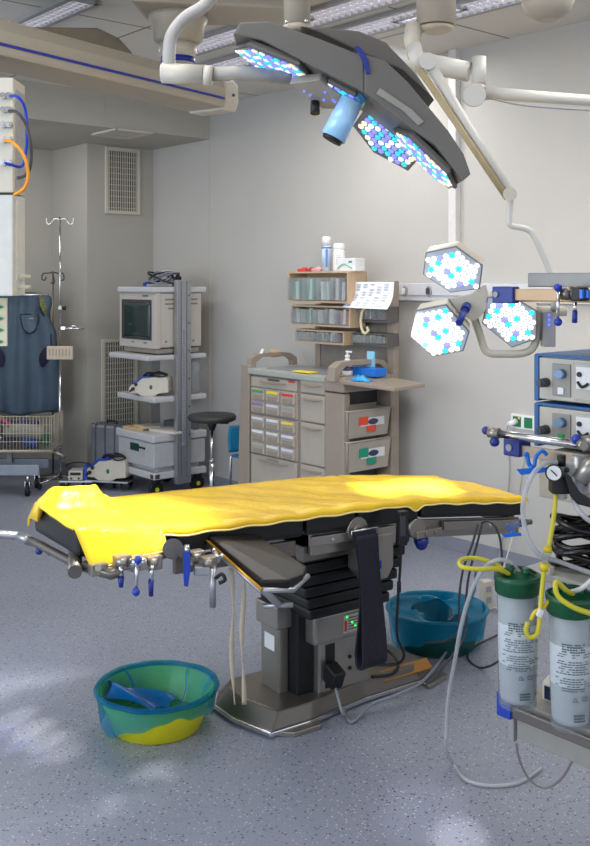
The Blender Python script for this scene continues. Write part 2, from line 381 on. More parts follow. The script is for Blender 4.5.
# double wall socket with plug
q = rw(524); zz = EYE-(422-HY)*q.y/F
root = thing('wall_socket', 'white double wall socket with green inserts beside the blue edged device', 'wall socket', (q.x, q.y, zz), RZ)
build('plate', MB().box((0, -.006, 0), (.17, .012, .085), bev=.003), WHITEP, root)
for sx in (-.04, .04):
    build('outlet', MB().box((sx, -.014, 0), (.055, .008, .06), bev=.002), mat('socket_green', (12, 110, 70), .4), root)
build('indicator_lamp', MB().box((-.022, -.019, .022), (.01, .004, .01)), mat('orange_lamp', (250, 140, 20), .4, emit=(250, 140, 20), estr=.8), root)
pl = thing('power_plug', 'white plug in the left outlet of the wall socket, with hanging cord', 'plug', (q.x, q.y, zz), RZ)
build('plug_body', MB().cyl((-.045, -.02, 0), (-.055, -.075, -.012), .02, .012), WHITEP, pl)
build('cord', MB().tube([(-.055, -.07, -.015), (-.06, -.085, -.06), (-.065, -.05, -.3), (-.14, -.03, -.75), (-.2, -.05, -1.0)], .005, 8, 5), GREYPL, pl)
# pale cables on wall lower right
mb = MB().tube([G(500, 580, .02), rw(517)-U*.02+Vector((0, 0, .25)), rw(523)-U*.02+Vector((0, 0, .55)), rw(530)-U*.02+Vector((0, 0, .78))], .004, 8, 5)
one('wall_cable', mb, CREAM, 'thin cream cable hanging down the right wall to the floor', 'cable')

# ================================================================== CEILING BOOMS
# left pendant: striped beam and its service head
P1 = P(213, 97, 5.2); dB = Vector((-.567, -.823, 0)); zc = P1.z
def beam_local(L_): return math.atan2(dB.y, dB.x)
root = thing('ceiling_boom', 'long beige boom beam with a blue stripe at top left', 'ceiling boom', (P1.x, P1.y, zc-.075), beam_local(0))
build('beam', MB().prism_yz([(-.125, 0), (.125, 0), (.13, .015), (.13, .10), (.10, .155), (-.10, .155), (-.13, .10), (-.13, .015)], .06, 2.3, .004), BEIGE, root)
build('stripe', MB().span(.07, 2.29, .1305, .136, .038, .049).span(.07, 2.29, -.136, -.1305, .038, .049), BLUES, root)
build('end_cap', MB().prism_yz([(-.115, -.012), (.115, -.012), (.135, .035), (.135, .125), (.10, .16), (-.10, .16), (-.135, .125), (-.135, .035)], -.05, .06, .012), CREAM, root)
build('bolt', MB().cyl((0, .13, .07), (0, .142, .07), .008), NAVY, root)
HUB = P(172, 60, 5.0); hx = HUB.x; hy = HUB.y
build('hub_collar', MB().lathe([(.085, .155), (.085, .24), (.095, .25), (.095, .3)], (.28, 0, 0)), BEIGE2, root)
build('hub_band', MB().lathe([(.087, .20), (.087, .23)], (.28, 0, 0)), BLUES, root)
up_loc = P1+dB*.28
# hub and upper boom
root2 = thing('ceiling_boom', 'wide beige upper boom arm with round hub above the striped beam', 'ceiling boom', (up_loc.x, up_loc.y, zc+.222), 0)
build('hub', MB().lathe([(.10, .003), (.125, .02), (.135, .10), (.15, .12), (.15, .15)], seg=36), BEIGE, root2)
build('upper_arm', MB().loft([Vector(p) for p in ((-.2, -.25, .15), (.62, -.1, .15), (.62, .22, .15), (-.17, .2, .15))], [Vector(p) for p in ((-.2, -.25, .235), (.62, -.1, .235), (.62, .22, .235), (-.17, .2, .235))], bev=.015), BEIGE, root2)
build('stripe', MB().tube([(-.203, -.262, .20), (.62, -.112, .20)], .006, 6), BLUES, root2)
build('ceiling_post', MB().cyl((.35, .05, .23), (.35, .05, CEIL-zc-.222), .09), BEIGE, root2)
# second boom arm lying above the beam, rounded end at right
A0 = P(-60, 40, 4.3); A1 = P(152, 44, 5.1); dd = (A1-A0); dd.z = 0
root3 = thing('ceiling_boom', 'plain brownish beige boom arm with rounded end above the striped beam', 'ceiling boom', (A0.x, A0.y, zc+.11), math.atan2(dd.y, dd.x))
Lb = dd.length
prof = [(0, 0), (Lb-.1, .0), (Lb-.0, .02), (Lb-.0, .06), (Lb-.04, .12), (Lb-.12, .18), (Lb-.25, .21), (0, .06)]
build('arm_housing', MB().prism_xz(prof, .12, .36, .012), mat('boom_brown', (140, 130, 114), .5), root3)
build('pivot', MB().cyl((.3, .24, .17), (.3, .24, CEIL-zc-.11), .08), BEIGE, root3)

# service head hanging at far left
HD = 3.75; XL = P(13, 0, HD).x
hz1 = P(0, 72, HD).z; hz0 = P(0, 296, HD).z; zm = P(0, 194, HD).z
root = thing('service_column', 'tall grey service column with gas outlets at the left edge', 'supply column', (XL-.12, HD+.12, hz0), 0)
build('upper_housing', MB().span(-.15, .12, -.12, .05, zm-hz0+.006, hz1-hz0-.02, .006), CREAM, root)
build('side_panel', MB().span(.119, .124, -.09, .03, zm-hz0+.02, hz1-hz0-.06, .002), GREYPL, root)
build('lower_housing', MB().span(-.15, .12, -.125, .05, 0, zm-hz0-.003, .006).span(.118, .124, -.08, .03, .06, zm-hz0-.02, .002), mat('head_white', (196, 198, 194), .4), root)
build('neck', MB().cyl((-.06, 0, hz1-hz0-.03), (-.06, 0, 2.60-hz0), .075).sphere((-.05, 0, hz1-hz0+.02), .07), BEIGE, root)
for k, py in enumerate((96, 110, 125, 140, 163)):
    for px in (4, 9.5):
        q = P(px, py, HD-.005); l = q-Vector((XL-.12, HD+.12, hz0))
        if -.15 < l.x < .12: build('gas_outlet', MB().cyl((l.x, -.118, l.z), (l.x, -.145, l.z), .013, .011, 14).cyl((l.x, -.145, l.z), (l.x, -.152, l.z), .007, .007, 10), CHROME, root)
for py in (276, 287):
    q = P(20, py, HD); l = q-Vector((XL-.12, HD+.12, hz0)); build('bracket', MB().span(.11, .162, -.05, -.02, l.z-.006, l.z+.006, .002), CREAM, root)
def hose(pts, r, m, label):
    one('gas_hose', MB().tube([P(x, y, d) for x, y, d in pts], r, 10, 6), m, label, 'hose', 'hoses on the service column')
hose([(10, 96, 3.59), (18, 97, 3.56), (25, 108, 3.6), (27, 130, 3.62), (26, 150, 3.64), (22, 166, 3.66), (12, 165, 3.62), (5, 163, 3.6)], .0055, mat('hose_blue', (15, 60, 190), .4), 'blue hose looping off the service column at far left')
hose([(9, 111, 3.59), (18, 113, 3.56), (27, 127, 3.58), (31, 148, 3.6), (30, 168, 3.64), (24, 176, 3.66), (17, 178, 3.66)], .006, DGREY, 'grey hose looping off the service column at far left')
hose([(4, 140, 3.59), (12, 142, 3.54), (23, 154, 3.54), (28, 172, 3.56), (25, 187, 3.58), (14, 195, 3.6)], .006, mat('hose_orange', (235, 150, 15), .4), 'orange yellow hose looping off the service column at far left')
one('sticker_strip', MB().box(P(1.5, 322, 3.9), (.045, .012, .19)), mat('strip_cream', (200, 196, 168), .5), 'cream strip with green marks hanging under the service column', 'label strip')
mb = MB()
for k in range(4):
    q = P(1, 307+k*11.5, 3.9); mb.prism_xz([(q.x-.012, q.z-.012), (q.x+.014, q.z), (q.x-.012, q.z+.012)], 3.888, 3.893)
o = build('green_mark', mb, mat('mark_green', (0, 130, 95), .5), [x for x in COL.objects if x.name == 'sticker_strip'][0], True)
STP = [x for x in COL.objects if x.name == 'sticker_strip'][0]

# curved tube and horizontal arm feeding the big lamp
LD = 2.9
def JL(px, py): return P(px, py, LD)
root = thing('swing_boom', 'grey horizontal lamp arm with curved riser tube from the left', 'lamp arm', JL(188, 76), 0)
build('riser_tube', MB().tube([P(217, -14, LD), P(205, 5, LD), P(185, 18, LD), P(172, 35, LD), P(169, 52, LD), P(169, 70, LD)], .019, 14, 5), mat('tube_grey', (160, 158, 156), .35), root, True)
build('joint', MB().cyl(P(162, 73, LD), P(203, 75, LD), .030).cyl(P(204, 75, LD), P(213, 76, LD), .030), BEIGE2, root, True)
build('joint_cap', MB().cyl(P(161, 73, LD), P(163, 73, LD), .026), ARMW, root, True)
build('arm_tube', MB().tube([P(210, 74, LD), P(240, 73, LD), P(292, 78, LD)], .021, 14), mat('arm_grey', (160, 156, 150), .4), root, True)
build('ceiling_rod', MB().cyl(P(217, -14, LD), Vector((P(217, -14, LD).x, LD, CEIL)), .02), ARMW, root, True)

# ================================================================== OPERATING LAMPS
W_LED = mat('led_warm', (255, 246, 225), .3, emit=(255, 240, 215), estr=.95)
WW_LED = mat('led_white', (255, 255, 255), .3, emit=(238, 242, 255), estr=1.0)
C_LED = mat('led_cyan', (80, 230, 235), .3, emit=(30, 205, 220), estr=.8)
V_LED = mat('led_violet', (150, 150, 255), .3, emit=(140, 135, 250), estr=.75)
LEDS = [W_LED, WW_LED, C_LED, V_LED]
LEDFACE = mat('led_face', (190, 200, 214), .3)
def inside(p, poly):
    c = False; n = len(poly)
    for i in range(n):
        a = poly[i]; b = poly[(i+1) % n]
        if ((a[1] > p[1]) != (b[1] > p[1])) and (p[0] < (b[0]-a[0])*(p[1]-a[1])/(b[1]-a[1])+a[0]): c = not c
    return c
def edge_d(p, poly):
    d = 9
    for i in range(len(poly)):
        a = Vector(poly[i]); b = Vector(poly[(i+1) % len(poly)]); t = max(0, min(1, (Vector(p)-a).dot(b-a)/(b-a).length_squared)); d = min(d, (a+(b-a)*t-Vector(p)).length)
    return d
def hexhead(root, corners, n, back=.045, r=.012, shell=BEIGE2, rim=DKGREY, pitch=None, tint=0):
    n = Vector(n).normalized(); c = sum(corners, Vector())/len(corners)
    ex = (corners[1]-corners[0]).normalized(); ey = n.cross(ex).normalized()
    big = [c+(p-c)*1.035 for p in corners]
    hs = build('head_shell', MB().loft([p-n*.004 for p in big], [c-n*back+(p-c)*.97 for p in corners], bev=.004), shell, root, True)
    build('face_rim', MB().loft([p+n*.002 for p in big], [p-n*.006 for p in big]), rim, hs, True)
    build('face_plate', MB().loft([c+(p-c)*.99+n*.004 for p in corners], [c+(p-c)*.99-n*.002 for p in corners]), FACE2 if tint else LEDFACE, hs, True)
    poly = [((p-c).dot(ex), (p-c).dot(ey)) for p in corners]; pitch = pitch or r*2.25
    mb = MB(); cell = pitch; rows = int(.3/cell)
    for i in range(-rows, rows+1):
        for j in range(-rows, rows+1):
            x = i*cell+(j % 2)*cell*.5; y = j*cell*.87
            if not inside((x, y), poly) or edge_d((x, y), poly) < r*.9: continue
            q = c+ex*x+ey*y+n*.004; rim_ = edge_d((x, y), poly) < r*2.4
            k = (i*2+j*3+tint) % 7
            mb.mi = (0 if tint == 0 and rim_ and k != 2 else (2 if k in (2,) else 3 if k == 5 and (i+j) % 2 else 1))
            if tint: mb.mi = (0 if rim_ and k % 2 else 2 if k in (1, 4) else 3 if k in (2, 6, 3) else 1)
            mb.cyl(q, q+n*.004, r, r*.8, 12)
    build('led_lenses', mb, LEDS2 if tint else LEDS, hs, True); return hs
LEDS2 = [mat('panel_led_warm', (240, 220, 180), .3, emit=(240, 222, 185), estr=.62), mat('panel_led_white', (220, 230, 255), .3, emit=(205, 220, 255), estr=.72),
         mat('panel_led_cyan', (60, 190, 200), .3, emit=(50, 190, 205), estr=.65), mat('panel_led_violet', (130, 130, 240), .3, emit=(128, 130, 245), estr=.7)]
FACE2 = mat('panel_face', (105, 112, 130), .3, .3)
# ---- big lamp: arched chassis, seen from its side and from below
LN = 2.74; LF = 3.00
bl = thing('operating_lamp', 'large arched grey operating lamp with lit panels and light blue handle', 'operating lamp', P(350, 70, 2.87), 0)
def pz(l, D=LN): return [((px-HX)*D/F, EYE-(py-HY)*D/F) for px, py in l]
outl_l = [(233, 34), (240, 22), (270, 21), (318, 38), (364, 56), (364, 92), (316, 68), (262, 40)]
outl_r = [(364, 54), (364, 92), (404, 123), (436, 146), (463, 181), (471, 174), (464, 154), (448, 130), (428, 106), (408, 82), (385, 60)]
build('chassis_shell', MB().prism_xz(pz(outl_l), LN, LF, .005), DKGREY, bl, True)
build('chassis_shell', MB().prism_xz(pz(outl_r), LN+.0, LF, .005), DKGREY, bl, True)
build('chassis_seam', MB().prism_xz(pz([(355, 46), (360, 47), (368, 60), (370, 74), (366, 74), (363, 62)]), LN-.008, LF+.004, .002), NAVY, bl, True)
build('top_housing', MB().prism_xz(pz([(300, 31), (330, 33), (358, 36), (384, 47), (414, 78), (432, 104), (400, 74), (366, 60), (318, 37)], 2.9), 2.84, 3.02, .006), mat('lamp_back', (96, 92, 88), .45), bl, True)
build('side_panel', MB().prism_xz(pz([(380, 88), (412, 110), (424, 122), (418, 126), (404, 112), (376, 94)]), LN-.006, LN+.01, .002), mat('side_panel_grey', (140, 138, 132), .4), bl, True)
build('push_button', MB().box(P(410, 92, LN+.02), (.035, .02, .014), rot=(0, .8, 0), bev=.003).box(P(417, 100, LN+.02), (.018, .02, .012), rot=(0, .8, 0), bev=.003), NAVY, bl, True)
def strip_head(a, b, d0, d1, tint):                     # led panel set into the underside between two lower-edge points
    A = P(a[0], a[1], LN); B = P(b[0], b[1], LN); e = (B-A).normalized(); n = e.cross(Vector((0, 1, 0))); n = n if n.z < 0 else -n
    L_ = (B-A).length; m0 = L_*.2
    cs = [A+e*m0+Vector((0, d0, 0)), B-e*m0+Vector((0, d0, 0)), B+Vector((0, (d0+d1)/2, 0)), B-e*m0+Vector((0, d1, 0)), A+e*m0+Vector((0, d1, 0)), A+Vector((0, (d0+d1)/2, 0))]
    cs = [c+n*.012 for c in cs]
    hexhead(bl, cs, n, back=.02, r=.0098, shell=DKGREY, rim=DKGREY, tint=tint, pitch=.0225)
strip_head((234, 34), (316, 66), .012, .25, 3)
strip_head((322, 71), (366, 94), .03, .25, 3)
strip_head((401, 121), (464, 181), .012, .20, 3)
nl = Vector((-.50, -.42, -.76)).normalized(); cc = P(386, 139, 3.04)
cs = [onplane(x, y, cc, nl) for x, y in ((365.4, 109.6), (390.7, 119.5), (419.4, 155.8), (407.7, 169.5), (374, 151.4), (354.4, 126))]
hexhead(bl, cs, nl, back=.035, r=.0105, shell=DKGREY, rim=DKGREY, tint=3, pitch=.0235)
build('head_bracket', MB().tube([P(396, 126, 3.06), P(392, 108, 2.98)], .02, 10), DKGREY, bl, True)
# handle
build('handle_neck', MB().cyl(P(360, 88, 2.86), P(350, 104, 2.80), .030, .030).cyl(P(356, 95, 2.83), P(353, 100, 2.82), .036, .036), mat('handle_neck', (95, 175, 225), .3, .2), bl, True)
hdl = build('handle', MB().cyl(P(351.5, 101, 2.80), P(333, 138, 2.80), .033, .037, 28), mat('handle_blue', (165, 210, 248), .28, .1), bl, True)
build('camera_lens', MB().cyl(P(333.3, 137.5, 2.80), P(331.3, 141, 2.80), .032, .029, 24), BRUB, hdl, True)
# control box beside the handle
cb = [P(x, y, d) for x, y, d in ((289, 83, 2.72), (318, 68, 2.72), (345, 93, 2.72), (336, 108, 2.72), (318, 108, 2.72))]
cbn = [P(x, y, 2.86) for x, y in ((292, 73), (318, 70), (343, 88), (338, 94), (322, 96))]
cp = [onplane(x, y, P(318, 92, 2.80), Vector((-.1, -.42, -.9))) for x, y in ((289, 84), (319, 80), (343, 97), (338, 109), (322, 109))]
cpo = [p+Vector((.01, .03, .028)) for p in cp]
bx = build('control_box', MB().loft(cp, cpo, bev=.004), mat('control_box_grey', (150, 146, 140), .4), bl, True)
mb = MB()
for x, y in ((304, 91), (325, 92), (324, 100), (333, 100), (335, 101.5), (310, 95)):
    q = onplane(x, y, P(318, 92, 2.80), Vector((-.1, -.42, -.9))); mb.sphere(q, .0038, seg=8)
build('indicator_light', mb, mat('blue_led', (70, 90, 255), .3, emit=(60, 80, 255), estr=2.5), bx, True)
q = onplane(315, 102, P(318, 92, 2.80), Vector((-.1, -.42, -.9)))
build('control_knob', MB().cyl(q, q+Vector((0, -.01, -.035)), .013, .014), BRUB, bx, True)
build('mount_column', MB().cyl(P(297, 34, 2.95), Vector((P(297, 0, 2.95).x, 2.95, CEIL)), .040, seg=28).cyl(P(297, 33, 2.95), P(297, 26, 2.95), .043, seg=28), BEIGE, bl, True)
build('column_screw', MB().sphere(P(286.5, 22, 2.905), .006, seg=8).sphere(P(306, 21, 2.91), .006, seg=8), CHROME, bl, True)
build('swivel', MB().cyl(P(296, 34, 2.95), P(300, 62, 2.95), .035).tube([P(300, 62, 2.95), P(310, 72, 2.92)], .03, 12), BEIGE, bl, True)

# ---- right boom column with two spring arms
BD = 3.7
rb = thing('lamp_boom', 'beige ceiling boom column with white spring arms at top right', 'lamp boom', P(435, 30, BD), 0)
build('column', MB().cyl(P(436, 26, BD), Vector((P(436, 0, BD).x, BD, CEIL)), .074, seg=32).lathe([(.045, -.02), (.062, -.012), (.066, 0)], P(436, 27, BD)), BEIGE, rb, True)
build('side_bracket', MB().tube([P(415, 24, BD), P(412, 40, BD), P(416, 58, BD)], [.035, .03], 12), CREAM, rb, True)
build('main_arm', MB().tube([P(374, 54, 3.9), P(420, 62, 3.88), P(470, 72, 3.8)], [.05, .044], 14, flat=.85), ARMW, rb, True)
build('elbow_housing', MB().cyl(P(479, 57, 3.78), P(479, 84, 3.78), .028, seg=20).cyl(P(479, 84, 3.78), P(476, 92, 3.78), .026), ARMW, rb, True)
build('elbow_joint', MB().cyl(P(474, 95, 3.74), P(474, 95, 3.85), .046, seg=28), CREAM, rb, True)
build('joint_disc', MB().cyl(P(474.5, 95, 3.71), P(474.5, 95, 3.745), .042, seg=28), ARMW, rb, True)
build('spring_arm', MB().tube([P(484, 93, 3.76), P(540, 97, 3.76), P(640, 104, 3.76)], [.028, .022], 14, flat=.9), ARMW, rb, True)
build('arm_cable', MB().tube([P(490, 98, 3.73), P(530, 106, 3.72), P(640, 113, 3.72)], .004, 8, 3), GREYPL, rb, True)
build('end_hub', MB().lathe([(.03, -.06), (.07, -.04), (.085, 0), (.06, .06)], P(548, 2, 3.2)), BEIGE, rb, True)
# the second arm (carries the small lamp)
sm = thing('operating_lamp', 'three petal operating lamp with lit hexagon heads, hanging from a slanting spring arm', 'operating lamp', P(475, 310, 3.55), 0)
build('arm_joint', MB().cyl(P(428, 61, 3.50), P(428, 61, 3.62), .03, seg=24).tube([P(414, 46, 3.58), P(417, 60, 3.56), P(425, 64, 3.56)], .028, 12), ARMW, sm, True)
build('slanting_arm', MB().tube([P(428, 62, 3.54), P(468, 127, 3.50), P(511, 194, 3.44)], [.026, .020], 14, flat=.8), ARMW, sm, True)
build('arm_underside', MB().tube([P(420, 70, 3.52), P(463, 133, 3.48), P(507, 198, 3.42)], [.011, .010], 10, flat=1.2), mat('arm_beige_strip', (168, 152, 118), .45), sm, True)
build('wrist_joint', MB().cyl(P(510, 194, 3.38), P(510, 194, 3.48), .024, seg=24), CREAM, sm, True)
build('hanger_tube', MB().tube([P(511, 196, 3.43), P(509, 220, 3.43), P(512, 226, 3.43), P(526, 229, 3.43), P(535, 238, 3.43), P(552, 278, 3.43), P(556, 300, 3.45)], .011, 12, 5), ARMW, sm, True)
nS = Vector((-.26, -.88, -.36)).normalized()
for cs_, tnt in ((((426.6, 253), (456, 247), (482, 265.6), (479, 288), (451, 291.7), (424, 274)), 0), (((417, 311), (446, 305), (468.6, 331.7), (463, 350), (433, 355.5), (412, 336)), 0), (((488, 298), (510, 296), (536, 311), (536, 338), (512, 346.5), (483, 323)), 0)):
    mx = sum(c[0] for c in cs_)/6; my = sum(c[1] for c in cs_)/6
    cor = [onplane(x, y, P(mx, my, 3.5), nS) for x, y in cs_]
    hexhead(sm, cor, nS, back=.075, r=.0098, shell=CREAM, rim=mat('rim_grey', (120, 122, 126), .4), pitch=.0218)
build('hub_body', MB().loft([P(x, y, 3.50) for x, y in ((448, 298), (470, 294), (486, 284), (490, 300), (484, 313), (474, 322), (458, 312))], [P(x, y, 3.62) for x, y in ((450, 300), (470, 297), (484, 289), (488, 300), (482, 311), (473, 318), (460, 310))], bev=.006), BEIGE2, sm, True)
build('handle', MB().cyl(P(466, 308, 3.48), P(459, 323, 3.40), .011, .012).cyl(P(467, 306, 3.50), P(465, 310, 3.47), .016), NAVY, sm, True)
build('yoke_tube', MB().tube([P(473, 314, 3.56), P(480, 335, 3.55), P(487, 352, 3.54), P(505, 354, 3.54), P(524, 353, 3.54), P(534, 346, 3.54), P(538, 330, 3.54), P(539, 312, 3.54)], .014, 12, 5), CREAM, sm, True)
build('cross_tube', MB().cyl(P(535, 311, 3.54), P(566, 311, 3.54), .018).cyl(P(554, 311, 3.54), P(556, 298, 3.46), .014), CREAM, sm, True)
cx = build('control_panel', MB().span(P(543, 0, 3.5).x, P(556, 0, 3.5).x, 3.5, 3.54, P(0, 347, 3.5).z, P(0, 312, 3.5).z, .004), GREYPL, sm, True)
mb = MB()
for y in (315, 320, 325): mb.sphere(P(549, y, 3.495), .004, seg=8)
build('indicator_light', mb, MATS['blue_led'], cx, True)

# ================================================================== OPERATING TABLE
T0 = Vector((.15, 3.95, 0)); TH = math.atan2(.57, .82); TM = M4(T0, TH)
def zt(s):                                               # mattress top along the table
    if s < -.85: return .872+(-.85-s)*.17
    if s < .2: return .872-(s+.85)*.032
    return .838-(s-.2)*.118
ot = thing('operating_table', 'operating table with black cushions on a steel column and flat base', 'operating table', T0, TH)
def TL(px, py, D): return TM.inverted() @ P(px, py, D)
# base
b0 = [(-.43, .20), (-.37, .28), (.42, .28), (.50, .20), (.52, -.02), (.40, -.09), (.10, -.09), (-.20, -.13), (-.38, -.13), (-.43, .05)]
def inset(poly, k): cx = sum(p[0] for p in poly)/len(poly); cy = sum(p[1] for p in poly)/len(poly); return [(cx+(x-cx)*(1-k), cy+(y-cy)*(1-k)) for x, y in poly]
bs = build('base_plate', MB().loft([Vector((x, y, .025)) for x, y in b0], [Vector((x, y, .085)) for x, y in inset(b0, .12)], bev=.006), STEEL2, ot)
build('base_rim', MB().prism_xy([(x*1.015, y*1.03) for x, y in b0], .008, .026, .004), CHROME, bs)
build('foot', MB().prism_xy([(-.30, -.17), (-.18, -.17), (-.14, -.10), (-.38, -.10)], 0, .02, .004), STEEL, bs)
build('foot', MB().prism_xy([(.40, -.14), (.54, -.10), (.56, -.04), (.40, -.04)], 0, .018, .004), STEEL, bs)
build('warning_strip', MB().box((.34, -.060, .070), (.26, .05, .012), rot=(.6, 0, 0)), mat('orange_strip', (170, 115, 45), .5), bs)
# column
build('column_housing', MB().span(-.12, .13, -.075, .20, .08, .285, .008), STEEL, ot)
cu = build('upper_housing', MB().prism_xy([(-.16, -.10), (.16, -.10), (.16, .24), (-.16, .24)], .285, .40, .012), STEEL, ot)
build('label_plate', MB().span(-.02, .13, -.105, -.099, .31, .38), mat('plate_grey', (178, 176, 172), .4), cu)
mb = MB()
for k in range(5): mb.span(.0, .10-.01*(k % 3), -.107, -.104, .322+k*.011, .325+k*.011)
build('label_print', mb, DGREY, cu)
for x, z in ((-.01, .37), (.015, .345), (.03, .33), (.055, .33)): build('status_light', MB().span(x, x+.006, -.110, -.104, z, z+.006), mat('green_led', (40, 230, 60), .4, emit=(40, 230, 60), estr=1.5), cu)
build('red_mark', MB().span(-.018, -.010, -.109, -.104, .318, .358), mat('red_mark', (190, 30, 25), .5), cu)
build('core', MB().span(-.20, -.121, -.04, .15, .08, .42, .008), BLACK, ot)
build('side_column', MB().span(-.245, -.20, .02, .15, .08, .36, .006).span(-.27, -.19, .0, .15, .34, .43, .006), STEEL, ot)
build('label_sticker', MB().span(-.2475, -.244, .05, .12, .24, .30), WHITEP, ot)
build('socket_recess', MB().span(-.09, -.045, -.079, -.073, .10, .27, .004), BRUB, ot)
pg = build('mains_plug', MB().box((-.075, -.11, .16), (.055, .075, .075), bev=.01, rot=(.4, 0, 0)), BRUB, ot)
build('screw', MB().cyl((.03, -.074, .20), (.03, -.08, .20), .008, seg=12).cyl((.03, -.074, .155), (.03, -.08, .155), .008, seg=12), BRUB, ot)
build('side_fitting', MB().cyl((.13, .05, .30), (.20, .05, .30), .03, seg=16).cyl((.16, .05, .30), (.18, .05, .30), .045, seg=16), STEEL, ot)
# bellows: stacked black shrouds
mb = MB()
for k in range(6):
    e = .015+.022*k; z = .40+k*.048
    mb.span(-.19-e*.9, .19+e*.5, -.12-e*.5, .22+e*.3, z, z+.042, .012)
build('bellows', mb, BRUB, ot)
# top frame
def side_rail(x0, x1, y, name='side_rail', dz=-.10, h=.035, m=STEEL):
    mb = MB(); mb.loft([Vector((x, y+dy, zt(x)+dz+k)) for x, dy, k in ((x0, -.008, 0), (x0, .008, 0), (x0, .008, h), (x0, -.008, h))], [Vector((x, y+dy, zt(x)+dz+k)) for x, dy, k in ((x1, -.008, 0), (x1, .008, 0), (x1, .008, h), (x1, -.008, h))], bev=.003)
    return build(name, mb, m, ot)
def frame_plate(x0, x1, y, d0, d1, m=STEEL):
    mb = MB(); q = [Vector((x, y, zt(x)-d)) for x, d in ((x0, d1), (x0, d0), (x1, d0), (x1, d1))]
    mb.loft(q, [p+Vector((0, .02, 0)) for p in q], bev=.003); return build('frame_plate', mb, m, ot)
for y in (-.245, .225):
    frame_plate(-.28, .16, y, .085, .165); frame_plate(.24, .82, y, .085, .155); frame_plate(-.84, -.35, y, .10, .155, STEEL2)
side_rail(-.30, .10, -.262, dz=-.125); side_rail(.36, .80, -.262, dz=-.125); side_rail(-.30, .10, .262, dz=-.125); side_rail(.36, .80, .262, dz=-.125)
build('rail_screw', MB().cyl((-.2, -.268, zt(-.2)-.107), (-.2, -.276, zt(-.2)-.107), .007, seg=10).cyl((0, -.268, zt(0)-.107), (0, -.276, zt(0)-.107), .007, seg=10).cyl((.62, -.268, zt(.62)-.107), (.62, -.276, zt(.62)-.107), .007, seg=10), CHROME, ot)
build('hinge_disc', MB().cyl((-.085, -.275, .765), (-.085, -.225, .765), .045, seg=28).cyl((-.085, -.282, .765), (-.085, -.27, .765), .02, seg=20), STEEL, ot)
build('hinge_disc', MB().cyl((.215, -.275, .725), (.215, -.225, .725), .038, seg=28), STEEL, ot)
build('hinge_block', MB().span(.20, .335, -.285, -.235, .685, .715, .004).cyl((.25, -.285, .70), (.25, -.292, .70), .008, seg=10).cyl((.30, -.285, .70), (.30, -.292, .70), .008, seg=10), STEEL, ot)
build('blue_knob', MB().lathe([(.012, .0), (.028, -.005), (.03, -.02), (.02, -.045), (.008, -.052)], (.245, -.26, .685)), NAVY, ot)
build('centre_block', MB().span(-.3, .22, -.22, .22, .66, .72, .006), STEEL2, ot); build('cross_beam', MB().span(.75, .80, -.24, .24, .66, .69, .005), STEEL2, ot); build('cross_beam', MB().span(-1.1, -1.05, -.24, .12, .78, .81, .005), STEEL2, ot)
hb = build('control_housing', MB().prism_xz([(-.07, .73), (.09, .73), (.09, .60), (.06, .555), (-.03, .555), (-.07, .60)], -.275, -.19, .008), STEEL, ot)
build('blue_button', MB().span(-.005, .025, -.281, -.274, .60, .632, .002), BLUE, hb)
build('end_fitting', MB().cyl((.82, -.262, .66), (.875, -.262, .655), .012, seg=12).span(.80, .84, -.275, -.25, .645, .675, .003), STEEL2, ot)
# cushions
def cushion(x0, x1, y0, y1, th, gap=.0):
    mb = MB(); n = max(2, int((x1-x0)/.15))
    for a_, b_ in ((x0, x1),):
        P0 = []
    prof = [(x0, 0), (x1, 0)]
    mb.loft([Vector((x0, y, zt(x0)-d)) for y, d in ((y0, th), (y0, .0), (y1, .0), (y1, th))], [Vector((x1, y, zt(x1)-d)) for y, d in ((y0, th), (y0, .0), (y1, .0), (y1, th))], bev=.018)
    return build('cushion', mb, BLACK, ot)
cushion(.235, .83, -.27, .27, .075); cushion(-.32, -.09+.0, -.27, .27, .085); cushion(-.08, .225, -.27, .27, .085); cushion(-.85, -.33, -.27, .27, .085); cushion(-1.19, -.86, -.27, .13, .095)
# head end fittings
lk = lambda px, py, D: P(px, py, D)
hf = build('head_frame', MB().tube([lk(27, 541, 3.42), lk(36, 543, 3.35), lk(70, 561, 3.12), lk(84, 567, 3.05)], .014, 12).tube([lk(84, 566, 3.04), lk(112, 574, 2.99), lk(122, 570, 3.0)], .018, 12).cyl(lk(75, 552, 3.15), lk(75, 572, 3.0), .022), STEEL2, ot, True)
for px, py, D in ((39, 551, 3.33), (50.5, 552, 3.28)): build('lever_knob', MB().sphere(lk(px, py, D), .013, seg=12), NAVY, hf, True)
build('frame_clamp', MB().box(lk(98, 569, 3.0), (.055, .03, .035), bev=.004, rot=(0, 0, TH)).cyl(lk(98, 567, 2.98), lk(98, 568, 2.95), .010), STEEL, ot, True)
build('steel_extension', MB().cyl(lk(-30, 532, 3.45), lk(20, 536, 3.42), .014).cyl(lk(18, 536, 3.42), lk(32, 541, 3.40), .015), GALV, ot, True)
def clamp(px, py, D):
    m_ = MB().box(lk(px, py, D), (.05, .04, .045), bev=.006, rot=(0, 0, TH)).cyl(lk(px-5, py, D-.03), lk(px+5, py, D-.03), .014)
    return build('rail_clamp', m_, STEEL, ot, True)
c1 = clamp(122, 562, 3.02); build('lever', MB().cyl(lk(121, 564, 2.99), lk(121, 578, 2.99), .008), CHROME, c1, True); build('lever_grip', MB().cyl(lk(121, 577, 2.99), lk(121, 587, 2.99), .010, .007), NAVY, c1, True)
c2 = clamp(136, 563, 3.05); build('lever', MB().cyl(lk(137, 560, 2.98), lk(136, 592, 2.98), .006).cyl(lk(128, 563, 3.0), lk(146, 561, 3.0), .014), CHROME, c2, True)
